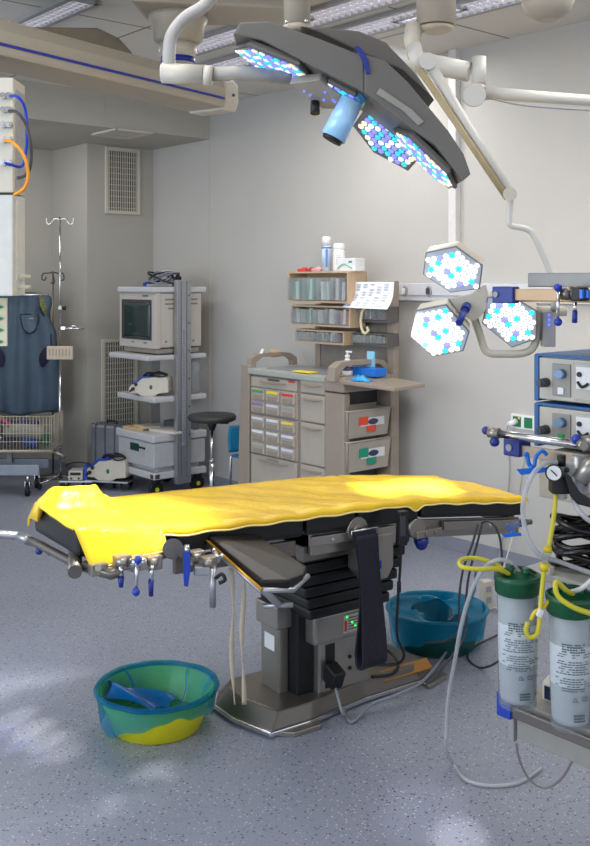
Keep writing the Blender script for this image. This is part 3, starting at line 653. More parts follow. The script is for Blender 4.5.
build('ball_grip', MB().sphere(lk(138, 560, 2.975), .0125, seg=14), BLUE, c2, True); build('ball_grip', MB().sphere(lk(136, 592, 2.98), .0125, seg=14), BLUE, c2, True)
c3 = clamp(153, 562, 3.10); build('lever', MB().cyl(lk(152, 565, 3.05), lk(151, 582, 3.05), .007), CHROME, c3, True); build('lever_grip', MB().cyl(lk(151, 580, 3.05), lk(151, 596, 3.05), .009, .007), NAVY, c3, True)
build('head_rail', MB().tube([lk(112, 566, 3.05), lk(150, 560, 3.12), lk(172, 553, 3.18)], .011, 10), STEEL, ot, True)
hj = build('hinge_joint', MB().cyl(lk(173, 549, 3.15), lk(173, 549, 3.23), .033, seg=24).cyl(lk(184, 552, 3.1), lk(184, 552, 3.2), .020), DGREY, ot, True)
build('blue_lever', MB().loft([lk(x, y, 3.08) for x, y in ((184, 551), (190, 551), (190.5, 570), (188, 587), (184, 586), (183, 568))], [lk(x, y, 3.11) for x, y in ((184, 551), (190, 551), (190.5, 570), (188, 587), (184, 586), (183, 568))], bev=.002), BLUE, hj, True)
build('lever_stem', MB().cyl(lk(187, 545, 3.1), lk(187, 556, 3.1), .008), CHROME, hj, True)
c4 = clamp(208, 563, 3.16); build('socket_post', MB().cyl(lk(213, 568, 3.12), lk(212.5, 607, 3.12), .0105).box(lk(205, 570, 3.14), (.07, .03, .03), bev=.005), GALV, c4, True)
build('black_knob', MB().tube([lk(216, 578, 3.1), lk(222, 574, 3.08), lk(225, 580, 3.08), lk(219, 583, 3.08)], .006, 8, 3), BRUB, c4, True)
c5 = clamp(196, 557, 3.2)
# arm board
ab = [P(203, 531, 3.34), P(248, 529, 3.46), P(307, 566, 3.20), P(303, 574, 3.12), P(288, 580, 3.06), P(262, 581, 3.04)]
pad = build('arm_board', MB().loft(ab, [p-Vector((0, -.006, .034)) for p in ab], bev=.008), PADG, ot, True)
build('board_trim', MB().tube([P(203, 537, 3.33), P(262, 590, 3.03)], .005, 8), mat('brass_trim', (205, 150, 50), .3, .6), pad, True)
build('board_plate', MB().tube([P(204, 541, 3.335), P(262, 592, 3.04)], .007, 8).tube([P(262, 590, 3.04), P(293, 590, 3.08), P(308, 576, 3.16)], .009, 10), GALV, pad, True)
build('board_strut', MB().tube([P(238, 566, 3.2), P(280, 606, 3.18)], .012, 10).tube([P(263, 606, 3.18), P(293, 605, 3.18)], .008, 10).tube([P(214, 549, 3.28), P(217, 560, 3.2)], .012, 10), GALV, pad, True)
build('strut_bolt', MB().sphere(P(214, 551, 3.26), .012, seg=10).sphere(P(222, 556, 3.22), .010, seg=10), CHROME, pad, True)

# yellow drape
def drape(u, v):
    s = -1.21+u*(.835+1.21)
    near = -.275; far = .27-.15*max(0, min(1, (-.93-s)/.2))
    z = zt(s)+.006
    def bump(cx, cy, wx, wy, h): return h/(1+abs((s-cx)/wx)**8+abs((y_-cy)/wy)**8)
    flap = 0; dk = 0
    if s < -.915:
        flap = min(1, (-.915-s)/.012); dk = (-.915-s)/.3
    sag = .028*math.exp(-((s-.195)/.03)**2)
    W = far-near; ov = .022+(.035+.075*dk)*flap+sag; ovb = .03
    L_ = ovb+W+ov; d = v*L_
    if d < ov: y_ = near-.006-(.045*flap)*(ov-d)/ov; zz = z-(ov-d)
    elif d > ov+W: y_ = far+.008; zz = z-(d-ov-W)
    else: y_ = near+(d-ov); zz = z
    edge = max(0, 1-min(abs(y_-near), abs(y_-far))/.02) if ov <= d <= ov+W else 0
    zz -= .006*edge
    if ov <= d <= ov+W:
        zz += bump(-1.075, .03, .095, .065, .072)+bump(-.955, .10, .045, .06, .032)
        zz += .004*math.sin(s*9+y_*14)+.003*math.sin(s*23-y_*9)+.002*math.sin(s*37+y_*31)
    s_ = s+(.30*(ov-d) if d < ov and s < -.9 else 0)
    if s < -1.185: zz -= (-1.185-s)*(2.4 if y_ > .03 else .25)
    zz += .0025*math.sin(s*41)*(1 if d < ov+.02 else .2)
    return Vector((s_, y_, zz))
o = build('drape_sheet', MB().grid(drape, 150, 60, M=TM), DRAPE, None, solid=.006); tag(recentre(o), 'bright yellow plastic sheet draped over the operating table cushions', 'sheet')
DR = o
hp = [TM @ (drape(i/150, 0)+Vector((0, -.003, 0))) for i in range(1, 151)]
hm = MB().tube(hp, .0035, 6)
bmesh.ops.translate(hm.bm, verts=hm.bm.verts[:], vec=-DR.location)
build('hem', hm, mat('hem_pale', (245, 225, 150), .4), DR)
# strap hanging over the near side rail
sx = (TM.inverted() @ P(373, 560, 3.62)); x0 = sx.x
def strap(u, v):
    L_ = 1.02; d = u*L_; wdt = .105
    zt_ = .765; zb_ = .28
    if d < .47: z = zt_-d; y = -.30-.012*math.sin(d*8)
    elif d < .53: a = (d-.47)/.06*PI; z = zb_-.0-.02*math.sin(a); y = -.30+.04*(1-math.cos(a))/2*-1
    else: z = zb_+(d-.53)*.96; y = -.345+.03*((d-.53)/.49)
    tw = .006*math.sin(d*9+v*3)
    nar = 1-.12*math.sin(min(1, d/.5)*PI)
    return Vector((x0+(v-.5)*wdt*nar+tw+.015*math.sin(d*3), y+.004*math.sin(v*PI), z))
st = one('safety_strap', MB().grid(strap, 60, 8, M=TM), mat('strap_black', (24, 22, 38), .8, var=.35, scale=60), 'wide dark navy strap hanging in a loop from the near side of the operating table', 'strap', solid=.006)
bk = MB().tube([TM @ Vector((x0-.062, -.30, .752)), TM @ Vector((x0-.062, -.30, .768)), TM @ Vector((x0+.062, -.30, .768)), TM @ Vector((x0+.062, -.30, .752))], .004, 8)
bmesh.ops.translate(bk.bm, verts=bk.bm.verts[:], vec=-st.location); build('buckle_bar', bk, CHROME, st)
# hand control with its cable
hc = thing('hand_control', 'black hand control hanging on the side rail with a curling cable', 'remote control', P(402, 545, 3.66), 0)
build('handset', MB().box(P(402, 528, 3.68), (.040, .028, .13), bev=.006, rot=(0, .05, TH)), BRUB, hc, True)
build('keypad', MB().box(P(403, 526, 3.66), (.022, .004, .075), rot=(0, 0, TH)), DGREY, hc, True)
build('cable', MB().tube([P(401, 545, 3.68), P(400, 570, 3.69), P(398, 600, 3.70), P(397, 635, 3.72), P(404, 655, 3.75), P(396, 664, 3.80), P(374, 664, 3.86), P(366, 656, 3.92)], .0055, 10, 5).cyl(P(399, 582, 3.695), P(399, 592, 3.70), .008), BRUB, hc, True)
one('coiled_cable', MB().tube([P(372, 648, 4.1), P(388, 651, 4.2), P(398, 664, 4.0), P(392, 674, 3.98), P(372, 677, 3.9)], .007, 10, 6), BRUB, 'black cable looping beside the table column under the strap', 'cable')
# ribbons
for a_, b_, dx, lb in ((231, 234, 0, 'left of the two pale ribbons hanging from the arm board to the base'), (243, 243, 1, 'right of the two pale ribbons hanging from the arm board to the base')):
    def rib(u, v, a_=a_, b_=b_, dx=dx):
        px = a_+(b_-a_)*u+1.2*math.sin(u*7+dx); py = 568+u*136; D = 3.20+.52*u**1.0 if False else 3.22+.38*u
        p = P(px, py, D); wd = .011*(1-.75*abs(math.sin(u*5+dx*1.3))**4); return p+Vector(((v-.5)*wd*1.6, .004*math.sin(u*11), 0))
    one('ribbon', MB().grid(rib, 40, 2), mat('ribbon_cream', (205, 190, 165), .7), lb, 'ribbon', 'ribbons under the arm board', solid=.002)
# mains cable on floor
one('mains_cable', MB().tube([TM @ Vector((-.085, -.135, .12)), TM @ Vector((-.10, -.20, .05)), G(345, 706, .012)+Vector((0, -.05, 0)), G(352, 722, .012), G(372, 704, .04), G(398, 694, .08), G(426, 678, .08), G(452, 640, .012), G(430, 640, .012), G(470, 600, .2), P(476, 570, 3.9)], .006, 10, 6), mat('cable_grey', (128, 130, 138), .4), 'grey mains cable running from the table column across its base', 'cable')
def wire(pts, r, m, label, cat='cable', name='hanging_cable', group=None, sm=6): one(name, MB().tube(pts, r, 8, sm), m, label, cat, group)
wire([P(478, 524, 3.86), P(472, 545, 3.86), P(463, 570, 3.86), P(459, 600, 3.86), P(458, 632, 3.92), P(440, 642, 4.2), G(405, 642, .01)], .0048, DGREY, 'dark cable falling from the leg end of the table, left of its pair', group='thin dark cables off the table end')
wire([P(482, 524, 3.9), P(476, 548, 3.9), P(469, 575, 3.9), P(466, 600, 3.9), P(463, 640, 3.9), G(425, 686, .085)], .0048, DGREY, 'dark cable falling from the leg end of the table, right of its pair', group='thin dark cables off the table end')
wire([P(482, 523, 3.84), P(488, 521, 3.80), P(496, 528, 3.80), P(501, 545, 3.82), P(502, 580, 3.9), P(499, 620, 4.0), P(503, 655, 4.08), G(482, 668, .01), G(468, 658, .01), G(475, 646, .01), G(505, 632, .01)], .0048, DGREY, 'dark cable arching over the side rail and looping onto the floor', group='thin dark cables off the table end')
# blue tubing hooks
def hook(pts, D, label):
    r = thing('tubing_hook', label, 'hook', P(pts[0][0], pts[0][1], D), 0)
    (x, y) = pts[0]; k = pts[1]
    build('prong', MB().tube([P(x-9*k, y-18*k, D), P(x-6*k, y-20*k, D), P(x-4*k, y-10*k, D), P(x+1*k, y-7*k, D), P(x+3*k, y-17*k, D), P(x+9*k, y-23*k, D), P(x+14*k, y-19*k, D)], [.006*k, .005*k], 8, 5), LBLUE, r, True)
    build('base_bar', MB().loft([P(x-17*k, y-5*k, D-.01), P(x+14*k, y-7*k, D-.01), P(x+16*k, y-2*k, D-.01), P(x-12*k, y+1*k, D-.01)], [P(x-17*k, y-5*k, D+.01), P(x+14*k, y-7*k, D+.01), P(x+16*k, y-2*k, D+.01), P(x-12*k, y+1*k, D+.01)], bev=.001).cyl(P(x-2*k, y-2*k, D), P(x-1*k, y-9*k, D), .008*k), LBLUE, r, True)
hook([(512, 537), .62], 3.95, 'small blue tubing hook on the leg end rail of the operating table')

# ================================================================== BOWLS WITH LINERS
def bowl(c, r, h, mb_col, liner_m, labels, ph=0, sx=1.0, back=1.0):
    root = thing('wash_bowl', labels[0], 'bowl', (c.x, c.y, 0), 0)
    build('basin', MB().lathe([(r*.70, .0), (r*.74, .004), (r*.93, h*.80), (r*.98, h), (r*1.0, h+.004), (r*.965, h+.002), (r*.91, h*.8), (r*.70, .012)], seg=48), mb_col, root)
    ln = thing('bin_liner', labels[1], 'bin liner', (c.x, c.y, .004), 0)
    rnd = random.Random(ph+3)
    f = [rnd.uniform(0, 6) for _ in range(5)]
    def wv(a): return math.sin(3*a+f[0])*.4+math.sin(7*a+f[1])*.35+math.sin(13*a+f[2])*.25
    def outer(u, v):
        a = u*2*PI; low = .055+.045*math.sin(a*2+f[3])+.02*wv(a)
        z = h+.012-(h+.012-max(.012, low))*v
        rr = (r*1.03)-(r*.10)*v+.012*wv(a)*v+.0015*math.sin(19*a)*v; return Vector((math.cos(a)*rr, math.sin(a)*rr, z))
    def inner(u, v):
        a = u*2*PI; z = h+.012-(h-.02)*v; rr = (r*.955)-(r*.29)*v+.007*wv(a)*v+.002*math.sin(23*a)*v
        return Vector((math.cos(a)*rr, math.sin(a)*rr, z))
    def floor_(u, v):
        a = u*2*PI; rr = r*.665*(1-v)+.01; return Vector((math.cos(a)*rr, math.sin(a)*rr, .032+.012*v*(1+wv(a))))
    build('outer_skirt', MB().grid(outer, 96, 14), liner_m, ln)
    build('inner_lining', MB().grid(inner, 96, 12).grid(floor_, 96, 5), liner_m, ln)
    def roll(u, v):
        a = u*2*PI; b_ = v*2*PI; rr = r*1.01+.012*math.cos(b_); return Vector((math.cos(a)*rr, math.sin(a)*rr, h+.008+.010*math.sin(b_)+.003*wv(a)))
    build('rim_fold', MB().grid(roll, 96, 8), liner_m, ln)
    return root, ln
YB = mat('bowl_yellow', (222, 214, 10), .4, var=.03); GB = mat('bowl_green', (6, 80, 74), .4)
r1, l1 = bowl(G(156, 729, 0)+Vector((0, .03, 0)), .224, .140, YB, LINER_B, ('yellow round bowl standing on the floor left of the table base', 'translucent blue liner folded over the yellow bowl'), 0)
def slump(u, v):
    x = -.20+u*.26; y = -.02+.20*v; z = .128-.10*u**1.3+.03*math.sin(v*5+u*3)-.05*abs(v-.6)
    return Vector((x*(1-.15*v)+.02*math.sin(v*7), y*.8-.02, z+.01))
build('slumped_fold', MB().grid(slump, 20, 14), LINER_F, l1)
for a0_ in (1.05, .35, 2.3):
    def crs(u, v, a0_=a0_):
        a_ = a0_+.05*math.sin(u*5+a0_)+(v-.5)*.035; rr_ = .224*(.945-.27*u); return Vector((math.cos(a_)*rr_, math.sin(a_)*rr_, .148-.118*u))
    build('crease', MB().grid(crs, 14, 2), LINER_F, l1)
r2, l2 = bowl(G(438, 648, 0)+Vector((0, .03, 0)), .225, .165, GB, LINER_T, ('green round bowl on the floor beyond the table base', 'crumpled teal liner over the green bowl behind the table'), 5)
def crum(u, v):
    a = u*2*PI; rr = .215-.09*v*(1+.5*math.sin(a*2+1)); return Vector((math.cos(a)*rr+.005*math.sin(a*6+v*4), math.sin(a)*rr+.004*math.sin(a*7), .170-.02*v+.014*math.sin(a*3+v*4)+.005*math.sin(a*8+v*3)))
build('crumpled_top', MB().grid(crum, 90, 8), LINER_T, l2)
# multi-socket on the floor behind
ps = thing('power_strip', 'cream multi socket block standing near the teal bin', 'power strip', G(486, 610, 0), .4)
build('strip_body', MB().box((0, 0, .08), (.055, .05, .15), bev=.006), CREAM, ps)
build('outlet_row', MB().box((-.001, -.027, .115), (.03, .004, .03), bev=.002).box((-.001, -.027, .06), (.03, .004, .03), bev=.002), GREYPL, ps)
build('cord', MB().tube([(0, 0, .02), (.05, -.03, .012), (.10, -.02, .02), (.14, .05, .008)], .006, 8, 5), CREAM, ps)

# ================================================================== SUPPLY CART AND ITS ORGANISERS
C0 = Vector((.32, 6.03, 0)); CM = M4(C0, RZ); CI = CM.inverted()
yax = (CM.to_3x3() @ Vector((0, 1, 0))); xax = (CM.to_3x3() @ Vector((1, 0, 0)))
def FX(px, py, y=0):
    p = CI @ onplane(px, py, CM @ Vector((0, y, 0)), yax); return p.x, p.z
def FY(px, py, x=0):
    p = CI @ onplane(px, py, CM @ Vector((x, 0, 0)), xax); return p.y, p.z
sc = thing('supply_cart', 'taupe medical supply cart with many small drawers and two arched handles', 'cart', C0, RZ)
xl = FX(251.5, 400)[0]; xm = FX(298, 400)[0]; xm2 = FX(301, 400)[0]; xr = FX(326, 400)[0]
ztop = FX(252, 368)[1]; zwt = FX(252, 374)[1]
build('carcass', MB().span(xl-.01, xr, .012, .43, .14, zwt-.005, .004), CARTB, sc)
build('worktop', MB().span(xl-.02, xr+.02, -.02, .43, zwt, ztop, .008), CARTT, sc)
build('worktop_tray', MB().span(xl+.1, xr-.02, .05, .3, ztop, ztop+.006, .002), mat('tray_grey', (128, 130, 140), .4), sc)
build('post', MB().loft([Vector(p) for p in ((xl-.015, -.015, .12), (xl-.15, -.015, .12), (xl-.15, .05, .12), (xl-.015, .05, .12))], [Vector(p) for p in ((xl-.005, -.015, ztop+.02), (xl-.10, -.015, ztop+.02), (xl-.10, .05, ztop+.02), (xl-.005, .05, ztop+.02))], bev=.01), CARTB, sc)
build('post', MB().span(xr+.004, -.005, -.02, .035, .12, FX(330, 392)[1], .014), CARTB, sc)
build('side_panel', MB().span(-.15, -.135, .03, .40, .14, FX(330, 392)[1]), DGREY, sc)
build('rear_post', MB().span(-.12, 0, .395, .445, .12, ztop, .01), CARTB, sc)
build('corner_block', MB().span(xr+.005, -.005, -.025, .4, FX(330, 391)[1], FX(330, 376)[1], .012), CARTB, sc)
build('base', MB().span(xl-.12, 0, -.01, .43, .10, .14, .01), CARTB, sc)
for x in (xl-.08, -.06):
    for y in (.03, .39):
        cs = build('caster', MB().cyl((x-.012, y, .045), (x+.012, y, .045), .045, seg=20), BRUB, sc); build('fork', MB().span(x-.02, x+.02, y-.015, y+.015, .08, .105, .003), GREYPL, cs)
def arch(x, y0, y1, z0, z1, th=.03, dpt=.05):
    o_ = []; n = 10
    outer = [(y0, z0), (y0+.01, z0+(z1-z0)*.7), (y0+.07, z1-.004), (y0+.14, z1), (y1-.14, z1), (y1-.07, z1-.008), (y1-.01, z0+(z1-z0)*.6), (y1, z0)]
    inner = [(y1-.04, z0), (y1-.05, z0+(z1-z0)*.45), (y1-.1, z1-.03), (y0+.11, z1-.026), (y0+.05, z0+(z1-z0)*.45), (y0+.04, z0)]
    m_ = MB(); po = outer+inner
    A_ = [m_.bm.verts.new((x, y, z)) for y, z in po]; B_ = [m_.bm.verts.new((x+dpt, y, z)) for y, z in po]; k = len(po)
    quads = [(0, 1, 12, 13), (1, 2, 11, 12), (2, 3, 11), (3, 4, 10, 11), (4, 5, 10), (5, 6, 9, 10), (6, 7, 8, 9)]
    for q_ in quads:
        m_.bm.faces.new([A_[i] for i in q_]); m_.bm.faces.new([B_[i] for i in q_][::-1])
    for i in range(k): m_.bm.faces.new((A_[i], A_[(i+1) % k], B_[(i+1) % k], B_[i]))
    return m_
build('handle_arch', arch(xl-.06, .0, .43, ztop-.01, ztop+.095), CARTB, sc)
build('handle_arch', arch(-.12, -.06, .44, ztop-.02, ztop+.10, dpt=.07), CARTB, sc)
def drawer(x0, x1, z0, z1, handle=True, hw=.35, m=CARTB2):
    d = build('drawer', MB().span(x0+.004, x1-.004, -.008, .03, z0+.003, z1-.003, .006), m, sc)
    if handle:
        w_ = (x1-x0)*hw; cx_ = (x0+x1)/2; zz = z1-min(.035, (z1-z0)*.45)
        build('drawer_grip', MB().prism_xz([(cx_-w_, zz+.006), (cx_-w_*.5, zz-.004), (cx_, zz-.007), (cx_+w_*.5, zz-.004), (cx_+w_, zz+.006)], -.026, -.004, .001), CARTB, d)
    return d
zL = [FX(252, y)[1] for y in (375, 386.5, 413, 452.5)]
d1 = drawer(xl, xm, zL[1], zL[0]-.002, hw=.28); build('drawer_label', MB().span(xl+.19, xl+.31, -.012, -.007, zL[0]-.022, zL[0]-.01), DGREY, d1); build('red_label', MB().span(xm-.085, xm-.02, -.012, -.007, zL[0]-.018, zL[0]-.006), mat('label_red', (190, 40, 50), .5), d1)
LABC = [(60, 150, 90), (225, 205, 40), (215, 45, 35), (130, 110, 170), (200, 200, 225), (150, 150, 150), (205, 210, 220), (215, 218, 225), (225, 205, 60), (220, 225, 225), (215, 215, 215), (210, 215, 230), (170, 165, 155), (215, 215, 225), (205, 210, 230)]
idx = 0
for (za, zb_, rows) in ((zL[2]+.006, zL[1], 2), (zL[3]+.003, zL[2]-.004, 3)):
    build('drawer_frame', MB().span(xl+.002, xm-.002, -.004, .02, za, zb_, .003), CARTB2, sc)
    for r_ in range(rows):
        for c_ in range(3):
            x0 = xl+.015+c_*(xm-xl-.02)/3; x1 = x0+(xm-xl-.02)/3; z1 = zb_-r_*(zb_-za)/rows; z0 = z1-(zb_-za)/rows
            d = build('small_drawer', MB().span(x0+.006, x1-.006, -.022, .01, z0+.008, z1-.008, .006), CARTB2, sc)
            build('scoop', MB().prism_xz([(x0+.025, z0+(z1-z0)*.48), (x1-.025, z0+(z1-z0)*.48), (x1-.035, z0+.014), (x0+.035, z0+.014)], -.026, -.020, .001), CARTB, d)
            build('label', MB().span(x0+.02, x1-.02, -.0255, -.021, z1-.030, z1-.014), mat('lab%d' % idx, LABC[idx], .5), d); idx += 1
d2 = drawer(xl, xm, .15, zL[3], hw=.33); build('drawer_label', MB().span(xl+.18, xl+.30, -.012, -.007, zL[3]-.03, zL[3]-.012), CARTB, d2)
zR = [FX(301.5, y)[1] for y in (378.5, 392.5, 421, 463)]
for i in range(4): drawer(xm2, xr, zR[i+1]+.002 if i < 3 else .15, zR[i]-.002, hw=.40)
# side shelf (wing)
build('side_shelf', MB().prism_xy([(.0, -.06), (.50, -.11), (.46, .20), (.0, .36)], ztop-.03, ztop-.008, .005), CARTB, sc)
# bins on the right side
def side_bin(y0p, y1p, front_col, label, nm, mk):
    ya, z1 = FY(y0p[0], y0p[1], .02); yb = FY(y0p[2], y0p[1], .02)[0]; z0 = FY(y1p[0], y1p[1], .02)[1]
    loc = CM @ Vector((-.05, (ya+yb)/2, z0)); b_ = thing('glove_bin', label, 'bin', loc, RZ, 'bins on the side of the supply cart')
    W_ = (yb-ya)/2; H = z1-z0
    m_ = MB(); t = .006
    m_.loft([Vector((x, y, 0)) for x, y in ((-.06, -W_*.94), (.05, -W_*.94), (.05, W_*.94), (-.06, W_*.94))], [Vector((x, y, .008)) for x, y in ((-.06, -W_*.94), (.05, -W_*.94), (.05, W_*.94), (-.06, W_*.94))])
    for s_ in (-1, 1): m_.loft([Vector((-.06, s_*W_*.93, 0)), Vector((.05, s_*W_*.93, 0)), Vector((.07, s_*W_, H)), Vector((-.06, s_*W_, H))], [Vector((-.06, s_*W_*.93-s_*t, 0)), Vector((.05, s_*W_*.93-s_*t, 0)), Vector((.07, s_*W_-s_*t, H)), Vector((-.06, s_*W_-s_*t, H))])
    m_.loft([Vector((.05, -W_*.93, 0)), Vector((.05, W_*.93, 0)), Vector((.07, W_, H)), Vector((.07, -W_, H))], [Vector((.044, -W_*.93, 0)), Vector((.044, W_*.93, 0)), Vector((.064, W_, H)), Vector((.064, -W_, H))])
    m_.span(-.066, -.06, -W_, W_, 0, H+.02)
    build('bin_body', m_, CARTB2, b_); build('rim', MB().tube([(-.06, -W_, H), (.073, -W_-.003, H), (.073, W_+.003, H), (-.06, W_, H)], .006, 8), CARTB2, b_)
    build('opening_label', MB().box((.063, W_*.15, H*.55), (.003, W_*1.1, H*.30)), WHITEP, b_)
    build('colour_mark', MB().box((.066, -W_*.28, H*.60), (.003, W_*.42, H*.30)).box((.064, -W_*.1+W_*.2, H*.30), (.003, W_*.42, H*.22)), mk, b_)
    m2 = MB().sphere((.068, W_*.16, H*.55), .045, (.12, 1, .42), seg=16); build('opening', m2, mat('slot_dark', (40, 60, 95), .5, var=.5, scale=40), b_)
    return b_
side_bin((348.5, 412, 391), (348.5, 440), None, 'light taupe wall bin with red mark, upper of two on the cart side', 'a', mat('mark_red', (225, 75, 45), .5))
side_bin((348.5, 443, 391.5), (348.5, 474), None, 'light taupe wall bin with green mark, lower of two on the cart side', 'b', mat('mark_teal', (25, 145, 115), .5))
# rear tower with organisers
xa = FX(315, 300, .42)[0]; xb = FX(397, 300, .44)[0]; zt_ = FX(397, 281, .44)[1]
tw = thing('organiser_tower', 'grey brown upright panel rising behind the supply cart', 'panel', CM @ Vector((0, .44, ztop+.0)), RZ)
build('upright', MB().span(xa, xa+.05, -.02, .0, -.12, .44, .004), CARTB, tw)
build('upright', MB().span(xb-.06, xb, -.03, .02, -1.0, zt_-ztop, .006), CARTB, tw)
build('back_plate', MB().span(xa+.05, xb-.06, -.012, .0, -.12, zt_-ztop-.1, .003), mat('tower_grey', (126, 120, 114), .5), tw)
# tan organisers with clear drawers
def organiser(px0, px1, py0, py1, y, depth, n, label, k0, m=TAN, packs=None, slim=True):
    x0, z1 = FX(px0, py0, y); x1, z0 = FX(px1, py1, y); z1b = FX(px1, py0, y)[1]; z1 = (z1+z1b)/2
    if z1-z0 > .5: z0 = z1-.2
    loc = CM @ Vector(((x0+x1)/2, y+depth/2, z0)); W_ = (x1-x0)/2; H = z1-z0
    b_ = thing('drawer_organiser', label, 'organiser', loc, RZ, None)
    t = .012
    build('case', MB().span(-W_, W_, -depth/2, depth/2, 0, t).span(-W_, W_, -depth/2, depth/2, H-t, H, .002).span(-W_, -W_+t, -depth/2, depth/2, t, H-t).span(W_-t, W_, -depth/2, depth/2, t, H-t).span(-W_, W_, depth/2-.006, depth/2, t, H-t), m, b_)
    cw = 2*(W_-t)/n; rnd = random.Random(k0)
    cols = packs or [[(20, 140, 120), (205, 215, 212)], [(20, 140, 120), (215, 218, 215)], [(215, 222, 218), (190, 205, 200)], [(205, 205, 212), (120, 122, 135)]]
    for i in range(n):
        xc = -W_+t+cw*(i+.5)
        c_ = build('clear_drawer', MB().span(xc-cw*.46, xc+cw*.46, -depth/2-.02, -depth/2-.016, t+.004, H*.80).span(xc-cw*.46, xc-cw*.44, -depth/2-.018, 0, t+.004, H*.8).span(xc+cw*.44, xc+cw*.46, -depth/2-.018, 0, t+.004, H*.8), CLEAR, b_)
        cc_ = cols[min(i*len(cols)//n, len(cols)-1)] if len(cols) != n else cols[i]
        for j in range(4):
            xx = xc-cw*.34+j*cw*.225; hh = H*(.55+.18*rnd.random()); co = cc_[j % 2]
            build('packet', MB().box((xx, -depth/2+.03+.01*rnd.random(), t+.006+hh/2), (cw*.20, .02, hh), bev=.004, rot=(0, rnd.uniform(-.08, .08), 0)), mat('pk_%d_%d_%d' % co, co, .35), c_)
    return b_
organiser(288, 348, 271.5, 303.5, .20, .17, 4, 'tan organiser with clear drawers of green and white packets, top of three', 1, packs=[[(30, 150, 125), (205, 222, 215)], [(30, 150, 125), (210, 222, 216)], [(215, 222, 218), (165, 190, 178)], [(205, 205, 212), (96, 98, 112)]])
organiser(291, 350, 305.5, 328, .22, .14, 5, 'tan organiser with five clear drawers, middle of three', 2, packs=[[(190, 196, 192), (170, 180, 176)], [(30, 150, 125), (205, 210, 205)], [(215, 218, 216), (190, 195, 192)], [(222, 222, 224), (200, 200, 204)], [(200, 120, 120), (222, 222, 222)]])
organiser(295, 344, 330, 345.5, .24, .11, 6, 'tan organiser with six small clear drawers, lowest of three', 3, packs=[[(150, 156, 160), (190, 194, 196)], [(200, 150, 130), (205, 208, 210)], [(120, 120, 122), (190, 190, 194)], [(180, 196, 190), (170, 170, 178)], [(225, 225, 235), (235, 235, 240)], [(130, 40, 45), (60, 70, 140)]])
def dark_org(px0, px1, py0, py1, label, packs, k0):
    return organiser(px0, px1, py0, py1, .30, .10, 5, label, k0, m=mat('smoke_case', (88, 84, 84), .4), packs=packs)
dark_org(353, 388, 306, 323, 'dark organiser with mixed items on the upright panel, above its twin', [[(120, 120, 122), (90, 90, 92)], [(150, 60, 50), (190, 190, 190)], [(230, 230, 226), (120, 120, 122)], [(120, 95, 70), (150, 120, 88)], [(140, 110, 80), (130, 100, 75)]], 4)
dark_org(353, 388, 333, 347, 'dark organiser with coiled tubing on the upright panel, below its twin', [[(225, 220, 190), (90, 90, 92)], [(225, 220, 190), (190, 175, 120)], [(215, 212, 200), (225, 222, 190)], [(205, 200, 185), (225, 222, 205)], [(190, 170, 90), (90, 90, 88)]], 5)
def CP(px, py, y): x, z = FX(px, py, y); return CM @ Vector((x, y, z))
one('tubing_loop', MB().tube([CP(368, 306, .26), CP(362, 312, .25), CP(361, 325, .25), CP(364, 333, .25), CP(368, 331, .25), CP(367, 327, .25)], .009, 10, 6), mat('tubing_cream', (215, 205, 165), .5), 'cream looped tubing hanging in front of the dark organisers', 'tubing')
# hanging paper sheet
def paper(u, v):
    px = 353+u*41; x, z = FX(px, 282, .27); z1 = FX(px, 282, .27)[1]; h = .17
    return CM @ Vector((x-.05*v**2*(1-u), .27-.06*v*v*v-.02*math.sin(u*3)*v, z1-h*v+.03*v*v*(1-u)*.2))
pp = one('paper_sheet', MB().grid(paper, 16, 16), mat('paper_white', (228, 230, 240), .6, var=.02), 'curled printed paper sheet taped beside the tan organisers', 'paper', solid=.0008)
mb = MB()
for r_ in range(9):
    for c_ in range(5):
        if (r_*5+c_) % 4 == 3: continue
        u0 = .1+c_*.17; v0 = .08+r_*.10
        for k in range(2):
            a_ = paper(u0, v0+k*.035)+CM.to_3x3() @ Vector((0, -.0025, 0)); b_ = paper(u0+.10, v0+k*.035)+CM.to_3x3() @ Vector((0, -.0025, 0)); mb.tube([a_-pp.location, b_-pp.location], .0011, 4)
build('print', mb, mat('ink_grey', (140, 142, 160), .6), pp)
# bottles and packs on top of the organiser
ztp = FX(318, 271.5, .20)[1]
def on_top(px, y=.29): x = FX(px, 268, y)[0]; p = CM @ Vector((x, y, 0)); return p
p = on_top(326.5); c = thing('spray_can', 'tall white spray can with blue band, on the organiser', 'spray can', (p.x, p.y, ztp), 0)
build('can_body', MB().lathe([(.034, .0), (.034, .165), (.03, .172)]), mat('can_white_blue', (190, 205, 225), .35), c)
build('can_cap', MB().lathe([(.031, .17), (.031, .215), (.028, .232), (.018, .236)]), WHITEP, c); build('blue_band', MB().lathe([(.0345, .155), (.0345, .165)]).span(-.008, .008, -.036, -.030, .03, .15), mat('can_blue', (60, 120, 190), .4), c)
p = on_top(339); c = thing('bottle', 'white round capped bottle beside the spray can on the organiser', 'bottle', (p.x, p.y, ztp), 0)
build('bottle_body', MB().lathe([(.038, 0), (.04, .01), (.04, .13), (.036, .145)]), WHITEP, c); build('cap', MB().lathe([(.034, .145), (.038, .15), (.038, .175), (.03, .186)]), mat('cap_white', (232, 232, 232), .4), c)
mb = MB()
for k in range(5): mb.span(-.02, .012, -.0415, -.040, .05+k*.014, .053+k*.014)
build('label_print', mb, GREYPL, c)
p = on_top(351, .28); c = thing('tissue_box', 'white carton with green arc and blue mark at the organiser right end', 'carton', (p.x, p.y, ztp), RZ)
